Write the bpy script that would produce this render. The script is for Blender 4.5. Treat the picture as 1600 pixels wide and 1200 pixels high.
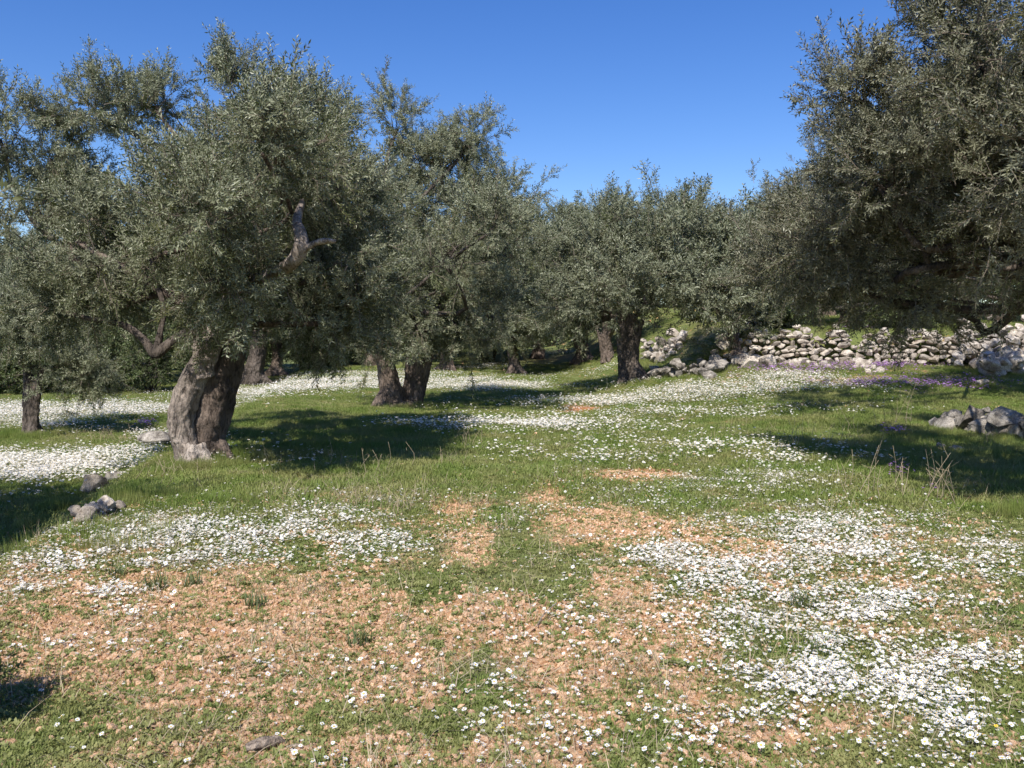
import bpy, bmesh, math, random
import numpy as np
from mathutils import Vector, Matrix, Euler

R = math.radians
random.seed(7); RNG = np.random.default_rng(7)
scene = bpy.context.scene
for o in list(bpy.data.objects): bpy.data.objects.remove(o)

# ------------------------------------------------------------------ camera, sky, sun, exposure
F = 1386.0                       # focal length in pixels of the 1600 px wide photograph
EYE = 1.6
PITCH = math.atan((600 - 530) / F)
cam_d = bpy.data.cameras.new('camera'); cam = bpy.data.objects.new('camera', cam_d)
scene.collection.objects.link(cam); scene.camera = cam
cam_d.sensor_width = 36; cam_d.lens = F / 1600 * 36
cam_d.clip_start = 0.05; cam_d.clip_end = 3000
cam.location = (0, 0, EYE); cam.rotation_euler = (math.pi / 2 - PITCH, 0, 0)

SUN_EL, SUN_AZ = 50.0, 199.0     # azimuth clockwise from +Y: behind the camera, a little to the left
world = bpy.data.worlds.new('World'); scene.world = world; world.use_nodes = True
wn = world.node_tree.nodes; wl = world.node_tree.links; wn.clear()
sky = wn.new('ShaderNodeTexSky'); sky.sky_type = 'NISHITA'; sky.sun_disc = False
sky.sun_elevation = R(SUN_EL); sky.sun_rotation = R(SUN_AZ)
sky.altitude = 100; sky.air_density = 1.0; sky.dust_density = 0.3; sky.ozone_density = 3.0
bg = wn.new('ShaderNodeBackground'); bg.inputs['Strength'].default_value = 0.108
wo = wn.new('ShaderNodeOutputWorld')
hs = wn.new('ShaderNodeHueSaturation'); hs.inputs['Saturation'].default_value = 1.32; hs.inputs['Hue'].default_value = .516
wl.new(sky.outputs[0], hs.inputs['Color']); wl.new(hs.outputs[0], bg.inputs[0]); wl.new(bg.outputs[0], wo.inputs[0])
sun_d = bpy.data.lights.new('sun', 'SUN'); sun = bpy.data.objects.new('sun', sun_d)
scene.collection.objects.link(sun)
sun_d.energy = 4.6; sun_d.angle = R(0.5); sun_d.color = (1.0, 0.95, 0.87)
sdir = Vector((math.sin(R(SUN_AZ)) * math.cos(R(SUN_EL)), math.cos(R(SUN_AZ)) * math.cos(R(SUN_EL)), math.sin(R(SUN_EL))))
sun.location = sdir * 60; sun.rotation_euler = sdir.to_track_quat('Z', 'Y').to_euler()
scene.view_settings.view_transform = 'Standard'; scene.view_settings.look = 'None'
scene.view_settings.exposure = 0.56; scene.view_settings.gamma = 1.0
scene.render.engine = 'CYCLES'
scene.cycles.max_bounces = 6; scene.cycles.diffuse_bounces = 3; scene.cycles.transmission_bounces = 3

# ------------------------------------------------------------------ helpers
def hash2(ix, iy, s):
    h = (ix.astype(np.int64) * 374761393 + iy.astype(np.int64) * 668265263 + s * 1442695041) & 0xffffffff
    h = ((h ^ (h >> 13)) * 1274126177) & 0xffffffff
    return ((h ^ (h >> 16)) & 0xffff) / 65535.0
def vnoise(x, y, s=0):
    x = np.asarray(x, float); y = np.asarray(y, float)
    ix = np.floor(x); iy = np.floor(y); fx = x - ix; fy = y - iy
    fx = fx * fx * (3 - 2 * fx); fy = fy * fy * (3 - 2 * fy)
    a = hash2(ix, iy, s); b = hash2(ix + 1, iy, s); c = hash2(ix, iy + 1, s); d = hash2(ix + 1, iy + 1, s)
    return (a + (b - a) * fx) * (1 - fy) + (c + (d - c) * fx) * fy
def fbm(x, y, s=0, o=4):
    t = 0; a = 0.5; n = 0
    for k in range(o):
        t = t + a * vnoise(x * 2 ** k, y * 2 ** k, s + k); n += a; a *= .5
    return t / n
def sst(a, b, x):
    t = np.clip((np.asarray(x, float) - a) / (b - a), 0, 1); return t * t * (3 - 2 * t)

def wall_y(x): return 25.6 - 0.10 * (x - 6.8) - 0.010 * np.maximum(x - 10, 0) ** 2 * 3
def height(x, y):
    x = np.asarray(x, float); y = np.asarray(y, float)
    edge = -3.15 - 0.17 * np.maximum(y - 5.5, 0) + 0.35 * (vnoise(y * .6, y * 0, 3) - .5)
    z = -0.5 * sst(0.15, 1.25, edge - x) * (1 - 0.35 * sst(16, 26, y))
    z = z + 0.85 * sst(15, 26, y) * sst(1.5, 7, x)
    z = z + 1.05 * sst(27, 62, y) * (0.35 + 0.65 * sst(-14, -2, x))
    t1 = sst(-0.05, 0.3, y - wall_y(x)) * sst(5.2, 7.2, x)
    z = z + t1 * (0.95 + 0.035 * np.clip(y - 25, 0, 30))
    z = z + (1 - t1) * 0.75 * sst(32, 37, y) * sst(3.0, 5.5, x)
    z = z + 0.10 * (fbm(x * .35, y * .35, 11) - .5) + 0.05 * (fbm(x * 1.6, y * 1.6, 5) - .5) * sst(2, 6, y + 2)
    z = z + 0.10 * (vnoise(x * .9, y * .9, 21) - .5) * sst(7, 12, y)
    return z
Z0 = float(height(0, 0))
def hz(x, y): return height(x, y) - Z0
def ray(u, v):
    dx = (u - 800) / F; dz = -(v - 600) / F
    c, s = math.cos(PITCH), math.sin(PITCH)
    return Vector((dx, c + dz * s, -s + dz * c))
def G(u, v):                       # the ground point seen at this pixel
    d = ray(u, v); t = 1.0; last = 1.0
    while t < 140:
        if EYE + d.z * t < float(hz(d.x * t, d.y * t)): break
        last = t; t += 0.02 + t * 0.006
    a, b = last, t
    for _ in range(12):
        m = (a + b) / 2
        if EYE + d.z * m < float(hz(d.x * m, d.y * m)): b = m
        else: a = m
    return Vector((d.x * b, d.y * b, float(hz(d.x * b, d.y * b))))
def P(u, v, D):                    # the point at distance D along the view axis
    d = ray(u, v); t = D / d.y
    return Vector((d.x * t, D, EYE + d.z * t))

def link(o, parent=None):
    scene.collection.objects.link(o)
    if parent is not None: o.parent = parent
    return o
def tag(o, label=None, cat=None, group=None, kind=None):
    if label: o['label'] = label
    if cat: o['category'] = cat
    if group: o['group'] = group
    if kind: o['kind'] = kind
    return o
def empty(name, loc, label, cat, group=None):
    o = bpy.data.objects.new(name, None); o.location = loc; o.empty_display_size = .2
    link(o); return tag(o, label, cat, group)
class MB:
    def __init__(s): s.v = []; s.f = []; s.n = 0
    def add(s, v, f):
        s.f += [tuple(i + s.n for i in q) for q in f]; s.v += [tuple(p) for p in v]; s.n += len(v)
    def mesh(s, name, m=None, smooth=True):
        me = bpy.data.meshes.new(name); me.from_pydata(s.v, [], s.f)
        if m: me.materials.append(m)
        if smooth: me.polygons.foreach_set('use_smooth', [True] * len(me.polygons))
        me.update(); return me
    def build(s, name, m, parent=None, smooth=True, off=None):
        if off is not None: s.v = [(p[0] - off[0], p[1] - off[1], p[2] - off[2]) for p in s.v]
        return link(bpy.data.objects.new(name, s.mesh(name, m, smooth)), parent)

def catmull(pts, n):
    P0 = [np.array(p, float) for p in pts]
    if len(P0) < 3: 
        return [P0[0] + (P0[-1] - P0[0]) * t for t in np.linspace(0, 1, n)]
    Q = [2 * P0[0] - P0[1]] + P0 + [2 * P0[-1] - P0[-2]]
    out = []
    for t in np.linspace(0, len(P0) - 1 - 1e-6, n):
        i = int(t); f = t - i; a, b, c, d = Q[i:i + 4]
        out.append(.5 * ((2 * b) + (-a + c) * f + (2 * a - 5 * b + 4 * c - d) * f * f + (-a + 3 * b - 3 * c + d) * f ** 3))
    return out
def tube(mb, pts, rad, sides=8, n=None, gn=0.0, seed=0, cap=True, ridges=5):
    """pts: control points, rad: radii at them; gn: gnarl 0..0.5 of radius"""
    n = n or max(3, len(pts) * 3)
    q = catmull([list(p) + [r] for p, r in zip(pts, rad)], n)
    vs = []; up = np.array([0.31, 0.95, 0.05])
    for i in range(n):
        c = q[i][:3]; r = max(q[i][3], 1e-4)
        d = q[min(i + 1, n - 1)][:3] - q[max(i - 1, 0)][:3]; d = d / (np.linalg.norm(d) + 1e-9)
        a = np.cross(up, d); a /= (np.linalg.norm(a) + 1e-9); b = np.cross(d, a)
        t = i / (n - 1)
        for k in range(sides):
            th = 2 * math.pi * k / sides
            rr = r
            if gn:
                w = math.sin(ridges * th + seed * 1.7 + 2.2 * t * 3) * .5 + math.sin((ridges - 2) * th - seed + 4 * t) * .5
                nz = float(vnoise(th * 1.9 + seed * 7, t * 7 + seed, seed)) - .5
                nz2 = float(vnoise(math.cos(th) * 4 + seed, t * 17 + math.sin(th) * 4, seed + 9)) - .5
                rr = r * (1 + gn * (w * .6 + nz * 1.2 + nz2 * .7))
            vs.append(c + (a * math.cos(th) + b * math.sin(th)) * rr)
    fs = []
    for i in range(n - 1):
        for k in range(sides):
            k2 = (k + 1) % sides
            fs.append((i * sides + k, i * sides + k2, (i + 1) * sides + k2, (i + 1) * sides + k))
    if cap:
        fs.append(tuple(range(sides))[::-1]); fs.append(tuple((n - 1) * sides + k for k in range(sides)))
    mb.add(vs, fs)

# ------------------------------------------------------------------ materials
def new_mat(name):
    m = bpy.data.materials.new(name); m.use_nodes = True
    nt = m.node_tree; nt.nodes.clear()
    out = nt.nodes.new('ShaderNodeOutputMaterial'); b = nt.nodes.new('ShaderNodeBsdfPrincipled')
    nt.links.new(b.outputs[0], out.inputs[0])
    b.inputs['Specular IOR Level'].default_value = 0.3
    return m, nt, b, out
def N(nt, t, **k):
    n = nt.nodes.new(t)
    for a, v in k.items(): setattr(n, a, v)
    return n
def noise(nt, scale, detail=4, rough=.6, vec=None):
    n = N(nt, 'ShaderNodeTexNoise'); n.inputs['Scale'].default_value = scale
    n.inputs['Detail'].default_value = detail; n.inputs['Roughness'].default_value = rough
    if vec is not None: nt.links.new(vec, n.inputs['Vector'])
    return n
def ramp(nt, fac, stops):
    r = N(nt, 'ShaderNodeValToRGB'); e = r.color_ramp.elements
    while len(e) < len(stops): e.new(0.5)
    for i, (p, c) in enumerate(stops):
        e[i].position = p; e[i].color = (c[0], c[1], c[2], 1)
    nt.links.new(fac, r.inputs[0]); return r
def mix(nt, fac, a, b, bt='MIX'):
    m = N(nt, 'ShaderNodeMix', data_type='RGBA', blend_type=bt)
    for s, v in ((0, fac), (6, a), (7, b)):
        if isinstance(v, bpy.types.NodeSocket): nt.links.new(v, m.inputs[s])
        elif s == 0: m.inputs[0].default_value = v
        else: m.inputs[s].default_value = (v[0], v[1], v[2], 1)
    return m.outputs[2]
def bump(nt, b, h, strength, dist):
    n = N(nt, 'ShaderNodeBump'); n.inputs['Strength'].default_value = strength; n.inputs['Distance'].default_value = dist
    nt.links.new(h, n.inputs['Height']); nt.links.new(n.outputs[0], b.inputs['Normal'])

def leaf_mat(name, top, top2, under, trans=.22):
    m, nt, b, out = new_mat(name)
    oi = N(nt, 'ShaderNodeObjectInfo'); geo = N(nt, 'ShaderNodeNewGeometry')
    at = N(nt, 'ShaderNodeAttribute', attribute_name='lr')
    c = mix(nt, oi.outputs['Random'], top, top2)
    pn = noise(nt, .9, 3, .6, geo.outputs['Position']); pr = ramp(nt, pn.outputs[0], [(.40, (0, 0, 0)), (.66, (.75, .75, .75))])
    c = mix(nt, pr.outputs[0], c, (top2[0] * 1.15, top2[1] * .98, top2[2] * .72))
    c = mix(nt, at.outputs['Fac'], c, under)
    c2 = mix(nt, geo.outputs['Backfacing'], c, under)
    nt.links.new(c2, b.inputs['Base Color']); b.inputs['Roughness'].default_value = .42
    b.inputs['Specular IOR Level'].default_value = .4
    t = N(nt, 'ShaderNodeBsdfTranslucent'); nt.links.new(mix(nt, .5, c2, (top2[0] * 1.6, top2[1] * 1.9, top2[2])), t.inputs[0])
    mx = N(nt, 'ShaderNodeMixShader'); mx.inputs[0].default_value = trans
    nt.links.new(b.outputs[0], mx.inputs[1]); nt.links.new(t.outputs[0], mx.inputs[2]); nt.links.new(mx.outputs[0], out.inputs[0])
    return m
def flat_mat(name, col, col2=None, rough=.7, trans=0):
    m, nt, b, out = new_mat(name)
    if col2:
        oi = N(nt, 'ShaderNodeObjectInfo'); at = N(nt, 'ShaderNodeAttribute', attribute_name='lr')
        ad = N(nt, 'ShaderNodeMath', operation='MULTIPLY_ADD'); nt.links.new(oi.outputs['Random'], ad.inputs[0])
        ad.inputs[1].default_value = .5; h = N(nt, 'ShaderNodeMath', operation='MULTIPLY'); h.inputs[1].default_value = .5
        nt.links.new(at.outputs['Fac'], h.inputs[0]); nt.links.new(h.outputs[0], ad.inputs[2])
        c = mix(nt, ad.outputs[0], col, col2)
        if name in ('grass_blade', 'low_weed_leaf'):
            geo = N(nt, 'ShaderNodeNewGeometry'); pn = noise(nt, 1.1, 5, .65, geo.outputs['Position'])
            pr = ramp(nt, pn.outputs[0], [(.42, (0, 0, 0)), (.64, (.75, .75, .75))]); c = mix(nt, pr.outputs[0], c, (.32, .30, .12))
        nt.links.new(c, b.inputs['Base Color'])
    else: b.inputs['Base Color'].default_value = (*col, 1); c = None
    b.inputs['Roughness'].default_value = rough
    if trans:
        t = N(nt, 'ShaderNodeBsdfTranslucent')
        if c: nt.links.new(c, t.inputs[0])
        else: t.inputs[0].default_value = (*col, 1)
        mx = N(nt, 'ShaderNodeMixShader'); mx.inputs[0].default_value = trans
        nt.links.new(b.outputs[0], mx.inputs[1]); nt.links.new(t.outputs[0], mx.inputs[2]); nt.links.new(mx.outputs[0], out.inputs[0])
    return m
def bark_mat(name, a, b_, c):
    m, nt, b, out = new_mat(name)
    tc = N(nt, 'ShaderNodeTexCoord'); mp = N(nt, 'ShaderNodeMapping'); mp.inputs['Scale'].default_value = (1, 1, .35)
    nt.links.new(tc.outputs['Object'], mp.inputs[0])
    n1 = noise(nt, 3.0, 5, .65, mp.outputs[0]); n2 = noise(nt, 22, 6, .7, mp.outputs[0])
    r1 = ramp(nt, n1.outputs[0], [(.3, a), (.5, b_), (.68, c)])
    r2 = ramp(nt, n2.outputs[0], [(.36, (.30, .28, .27)), (.52, (1, 1, 1)), (.8, (1.25, 1.2, 1.15))])
    nt.links.new(mix(nt, 1.0, r1.outputs[0], r2.outputs[0], 'MULTIPLY'), b.inputs['Base Color'])
    b.inputs['Roughness'].default_value = .9
    v = N(nt, 'ShaderNodeTexVoronoi', feature='DISTANCE_TO_EDGE'); v.inputs['Scale'].default_value = 14
    nt.links.new(mp.outputs[0], v.inputs['Vector'])
    h = N(nt, 'ShaderNodeMath', operation='ADD'); nt.links.new(v.outputs[0], h.inputs[0]); nt.links.new(n2.outputs[0], h.inputs[1])
    bump(nt, b, h.outputs[0], 1.0, .05)
    return m
def rock_mat(name, a, b_, c, sc=1.0, obj_rand=True):
    m, nt, b, out = new_mat(name)
    tc = N(nt, 'ShaderNodeTexCoord'); oi = N(nt, 'ShaderNodeObjectInfo')
    va = N(nt, 'ShaderNodeVectorMath', operation='ADD'); nt.links.new(tc.outputs['Object'], va.inputs[0]); nt.links.new(oi.outputs['Location'], va.inputs[1])
    n1 = noise(nt, 3.5 * sc, 6, .65, va.outputs[0]); n2 = noise(nt, 26 * sc, 5, .7, va.outputs[0])
    r1 = ramp(nt, n1.outputs[0], [(.34, a), (.48, b_), (.62, c)])
    r2 = ramp(nt, n2.outputs[0], [(.34, (.38, .36, .34)), (.5, (1, 1, 1))])
    cc = mix(nt, 1.0, r1.outputs[0], r2.outputs[0], 'MULTIPLY')
    rr = ramp(nt, oi.outputs['Random'], [(0, (.72, .67, .61)), (.35, (.92, .90, .88)), (.7, (1.05, 1.03, 1.0)), (1, (1.28, 1.25, 1.2))])
    cc = mix(nt, 1.0, cc, rr.outputs[0], 'MULTIPLY')
    nt.links.new(cc, b.inputs['Base Color']); b.inputs['Roughness'].default_value = .9
    bump(nt, b, n2.outputs[0], .8, .03 / sc)
    return m

M = {}
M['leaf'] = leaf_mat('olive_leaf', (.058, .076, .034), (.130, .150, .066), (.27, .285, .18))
M['leaf_far'] = leaf_mat('olive_leaf_far', (.050, .068, .032), (.108, .130, .056), (.23, .245, .155))
M['leaf_dark'] = leaf_mat('olive_leaf_dark', (.044, .054, .028), (.098, .108, .052), (.22, .22, .145))  # darker copy of the olive leaf: crown shade at right put into the colour
M['leaf_bush'] = leaf_mat('bush_leaf', (.045, .07, .02), (.09, .12, .035), (.12, .15, .06))
M['twig'] = flat_mat('twig', (.17, .14, .11), rough=.9)
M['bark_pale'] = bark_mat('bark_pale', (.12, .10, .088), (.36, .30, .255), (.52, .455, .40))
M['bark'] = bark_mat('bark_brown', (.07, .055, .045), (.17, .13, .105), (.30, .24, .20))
M['bark_dark'] = bark_mat('bark_dark', (.05, .042, .035), (.11, .088, .072), (.20, .165, .14))
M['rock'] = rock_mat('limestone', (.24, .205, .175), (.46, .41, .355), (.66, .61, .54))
M['rock_dark'] = rock_mat('grey_shaded_limestone', (.10, .09, .08), (.24, .22, .195), (.42, .39, .35))  # for grey rocks, and for shaded stones with the shade put into the colour
M['pebble'] = rock_mat('pink_limestone_pebble', (.50, .245, .115), (.74, .45, .255), (.86, .71, .53), 3)
M['grass'] = flat_mat('grass_blade', (.120, .205, .030), (.245, .285, .075), .55, .32)
M['weed'] = flat_mat('low_weed_leaf', (.12, .17, .036), (.23, .24, .085), .6, .25)
M['straw'] = flat_mat('dry_straw', (.42, .34, .22), (.30, .24, .17), .8)
M['petal'] = flat_mat('white_petal', (.86, .86, .84), (.78, .78, .78), .6, .15)
M['yolk'] = flat_mat('yellow_flower_centre', (.75, .48, .04))
M['purple'] = flat_mat('purple_petal', (.42, .16, .62), (.56, .30, .66), .6, .2)
M['yellow'] = flat_mat('yellow_petal', (.80, .55, .03))
M['wood'] = bark_mat('weathered_wood', (.26, .20, .15), (.40, .32, .25), (.55, .46, .37))

# ------------------------------------------------------------------ ground zones as ellipses lying on the ground
def zones(rows):
    out = []
    for (u, v, ru, rv, w) in rows:
        c = G(u, v); a = G(u, v - rv); b = G(u, v + rv)
        ry = max(.15, min(abs(a.y - b.y) / 2, 9)); rx = ru / F * c.y; cy = (a.y + b.y) / 2 if abs(a.y - b.y) < 18 else c.y
        out.append((c.x, cy, rx, ry, w, c.x / max(c.y, 1)))
    return out
def field(x, y, zs, soft=1.0):
    t = np.zeros_like(x)
    for (cx, cy, rx, ry, w, sl) in zs:
        d = ((x - cx - sl * (y - cy)) / rx) ** 2 + ((y - cy) / ry) ** 2
        t += w * np.exp(-d * 1.1 * soft)
    return t
BARE = zones([(420, 1000, 270, 75, 1.0), (560, 950, 110, 50, .9), (140, 960, 190, 45, .9), (70, 1040, 130, 40, .6), (260, 1075, 170, 35, .6),
    (610, 1085, 130, 60, .8), (600, 1170, 90, 35, .7), (715, 800, 45, 30, .8), (735, 860, 45, 45, .9), (770, 960, 60, 50, .8), (850, 775, 38, 22, .8),
    (900, 830, 60, 35, .5), (970, 820, 80, 30, .8), (1060, 825, 70, 20, .7), (850, 1000, 70, 60, .8), (900, 1080, 90, 60, .8), (860, 1160, 80, 40, .6),
    (960, 930, 90, 50, .8), (1040, 1000, 90, 50, .8), (1080, 1090, 80, 50, .7), (1140, 1170, 90, 40, .6), (985, 743, 70, 9, 1.4), (912, 640, 34, 5, 1.2),
    (1280, 960, 240, 60, .16), (1400, 1060, 180, 60, .16), (1250, 870, 130, 30, .2), (200, 1160, 180, 40, .45), (440, 1170, 120, 30, .4), (330, 900, 260, 18, .5),
    (1330, 590, 140, 10, .35), (720, 1190, 300, 20, .3), (1320, 1140, 160, 40, .4), (160, 850, 80, 14, .4)])
GREEN = zones([(800, 860, 26, 60, .7), (760, 1060, 34, 60, .7), (655, 960, 22, 60, .5), (915, 960, 22, 70, .5), (1180, 960, 60, 60, .3), (560, 1130, 120, 14, .4), (80, 1170, 100, 20, .25), (700, 905, 220, 18, .6), (620, 930, 60, 20, .3), (760, 1040, 60, 40, .5), (1000, 1060, 30, 40, .3), (200, 1120, 170, 30, .2), (640, 1130, 70, 22, .5),
    (350, 1150, 120, 22, .35), (800, 820, 28, 40, .4), (820, 880, 30, 30, .5), (900, 900, 40, 60, .3), (1300, 1180, 160, 30, .3), (110, 1080, 120, 25, .2),
    (860, 940, 20, 30, .4), (680, 1010, 30, 40, .3), (480, 1100, 60, 16, .4), (1500, 1100, 140, 40, .4)])
DAISY = zones([(270, 835, 170, 26, 1.25), (200, 860, 130, 22, 1.1), (430, 825, 190, 30, 1.0), (110, 885, 80, 15, 1.0), (40, 925, 80, 12, 1.9), (100, 890, 90, 14, 1.6), (160, 925, 60, 10, .8),
    (340, 870, 190, 20, .6), (560, 830, 90, 40, .55), (200, 960, 60, 14, .5), (90, 1020, 120, 18, .22),
    (1080, 765, 150, 14, .8), (1180, 750, 120, 16, .9), (1250, 725, 100, 10, .35), (1200, 705, 90, 8, .25), (1090, 850, 100, 22, .7), (1040, 870, 60, 25, .5),
    (1250, 900, 260, 130, .42), (1430, 1000, 220, 150, .42), (1290, 815, 120, 22, .9), (1330, 850, 140, 30, .75), (1180, 905, 140, 35, .45), (1400, 930, 180, 40, .45), (1230, 1062, 80, 26, 1.5), (1330, 1010, 150, 40, .55),
    (1440, 1060, 150, 45, .65), (1560, 880, 70, 36, 1.0), (1540, 1030, 90, 40, .9), (1500, 1150, 130, 40, .45), (1240, 1100, 120, 30, .5), (1440, 865, 140, 26, .35),
    (1010, 622, 160, 9, 1.2), (1150, 612, 150, 11, 1.6), (1250, 596, 80, 10, 1.0), (1080, 648, 170, 9, .6), (960, 675, 120, 12, .30), (780, 665, 120, 6, 1.0),
    (860, 668, 80, 5, .6), (560, 600, 210, 7, 2.4), (730, 603, 90, 7, 2.4), (430, 612, 80, 5, 1.6), (600, 585, 100, 4, 1.2), (140, 640, 190, 10, 2.4), (40, 655, 90, 14, 2.0),
    (60, 730, 140, 14, 2.0), (170, 712, 70, 8, 1.0), (40, 745, 80, 10, 1.4), (900, 546, 90, 2.0, 2.0), (1060, 524, 60, 2, 1.6), (940, 580, 60, 4, .7), (760, 575, 60, 4, .8),
    (1000, 720, 200, 26, .14), (650, 670, 50, 6, .5), (550, 780, 200, 18, .12), (740, 1020, 500, 170, .022), (1060, 780, 60, 16, .35), (480, 1060, 300, 90, .03),
    (740, 1150, 160, 60, .07), (830, 800, 100, 24, .12), (300, 720, 300, 14, .05), (1000, 600, 40, 4, .8), (240, 690, 26, 12, 1.2)])
PURP = zones([(1300, 576, 110, 8, .5), (1360, 568, 60, 7, .5), (1230, 580, 50, 5, .3), (1370, 600, 70, 4, .8), (1480, 605, 100, 6, .22), (1440, 600, 60, 5, .3), (1400, 675, 12, 4, .5),
    (1462, 773, 10, 6, .2), (1405, 742, 12, 5, .2), (222, 667, 8, 4, .8)])
LUSH = zones([(520, 680, 220, 40, 1), (1400, 680, 200, 60, 1), (800, 690, 140, 20, .5), (1280, 690, 90, 30, 1), (960, 600, 200, 8, .6)])
DRY = zones([(150, 610, 200, 6, 1.0), (560, 770, 90, 18, .7), (1300, 680, 60, 25, .5), (880, 560, 80, 6, .6), (1120, 560, 60, 14, .7), (180, 680, 60, 12, .8), (600, 790, 60, 15, .5), (1440, 775, 50, 14, .4), (1180, 560, 60, 10, .6), (1150, 520, 50, 20, .6), (640, 730, 160, 12, .3)])

def bare_w(x, y):
    b = 1.08 * field(x, y, BARE, .9) - 0.95 * field(x, y, GREEN)
    b = b + 0.7 * (fbm(x * 2.1, y * 2.1, 31) - .5) + .8 * (fbm(x * 8, y * 8, 37, 3) - .5)
    b = b + .45 * (vnoise(x * 3.6, y * .9, 45) - .5) * sst(11, 8, y) + .6 * (fbm(x * 22, y * 14, 41, 2) - .5) + .14 * sst(11, 7, y)
    return sst(-.15, .95, b)

# ------------------------------------------------------------------ ground
def axis(segs):
    out = [segs[0][0]]
    for (a, b, s0, s1) in segs:
        t = a
        while t < b:
            f = (t - a) / (b - a); t += s0 + (s1 - s0) * f; out.append(min(t, b))
    return np.unique(np.round(out, 4))
ys = axis([(-30, 2, 2.5, .12), (2, 9, .045, .07), (9, 32, .07, .22), (32, 70, .22, 1.2), (70, 700, 1.2, 60)])
xp = axis([(0, 4, .045, .06), (4, 17, .06, .3), (17, 50, .3, 2), (50, 500, 2, 60)])
xs = np.unique(np.concatenate([-xp[::-1], xp]))
X, Y = np.meshgrid(xs, ys)
H = hz(X, Y)
near = 1 - sst(9, 14, Y)
H = H + near * bare_w(X, Y) * .012 * (fbm(X * 14, Y * 14, 51, 2) - .5) + near * .02 * (fbm(X * 4, Y * 4, 57, 2) - .5)
nx, ny = len(xs), len(ys)
me = bpy.data.meshes.new('ground')
co = np.stack([X, Y, H], -1).reshape(-1, 3)
idx = np.arange(nx * ny).reshape(ny, nx)
fc = np.stack([idx[:-1, :-1], idx[:-1, 1:], idx[1:, 1:], idx[1:, :-1]], -1).reshape(-1, 4)
me.vertices.add(len(co)); me.vertices.foreach_set('co', co.ravel())
me.loops.add(len(fc) * 4); me.loops.foreach_set('vertex_index', fc.ravel())
me.polygons.add(len(fc)); me.polygons.foreach_set('loop_start', np.arange(len(fc)) * 4)
me.polygons.foreach_set('use_smooth', np.ones(len(fc), bool)); me.update(calc_edges=True)
for nm, val in (('bare', bare_w(X, Y)), ('dry', np.clip(field(X, Y, DRY), 0, 1)), ('red', np.clip(field(X, Y, BARE[21:23]), 0, 1))):
    at = me.attributes.new(nm, 'FLOAT', 'POINT'); at.data.foreach_set('value', val.ravel().astype(np.float32))
m, nt, b, out = new_mat('stony_meadow_soil')
tc = N(nt, 'ShaderNodeTexCoord'); oc = tc.outputs['Object']
aB = N(nt, 'ShaderNodeAttribute', attribute_name='bare'); aD = N(nt, 'ShaderNodeAttribute', attribute_name='dry'); aR = N(nt, 'ShaderNodeAttribute', attribute_name='red')
n1 = noise(nt, 1.3, 6, .6, oc); n2 = noise(nt, 30, 6, .75, oc); n3 = noise(nt, 9, 5, .7, oc)
soil = ramp(nt, n2.outputs[0], [(.30, (.26, .11, .045)), (.44, (.46, .235, .105)), (.58, (.60, .36, .19)), (.75, (.74, .54, .35))])
soil2 = mix(nt, ramp(nt, n3.outputs[0], [(.52, (0, 0, 0)), (.72, (.55, .55, .55))]).outputs[0], soil.outputs[0], (.42, .19, .085))
turf = ramp(nt, n2.outputs[0], [(.3, (.06, .085, .018)), (.5, (.13, .165, .045)), (.7, (.22, .22, .085))])
turf2 = mix(nt, ramp(nt, n1.outputs[0], [(.45, (0, 0, 0)), (.7, (.5, .5, .5))]).outputs[0], turf.outputs[0], (.20, .17, .07))
turf3 = mix(nt, aD.outputs['Fac'], turf2, (.30, .235, .13))
bm = N(nt, 'ShaderNodeMath', operation='MULTIPLY_ADD'); nt.links.new(n3.outputs[0], bm.inputs[0]); bm.inputs[1].default_value = .8
sub = N(nt, 'ShaderNodeMath', operation='SUBTRACT'); nt.links.new(aB.outputs['Fac'], sub.inputs[0]); sub.inputs[1].default_value = .4; nt.links.new(sub.outputs[0], bm.inputs[2])
fr = ramp(nt, bm.outputs[0], [(.25, (0, 0, 0)), (.5, (1, 1, 1))])
base = mix(nt, fr.outputs[0], turf3, soil2)
base = mix(nt, aR.outputs['Fac'], base, (.45, .19, .08))
nt.links.new(base, b.inputs['Base Color']); b.inputs['Roughness'].default_value = .95
bump(nt, b, n2.outputs[0], .9, .03)
me.materials.append(m)
ground = link(bpy.data.objects.new('ground', me)); ground['kind'] = 'structure'

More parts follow.
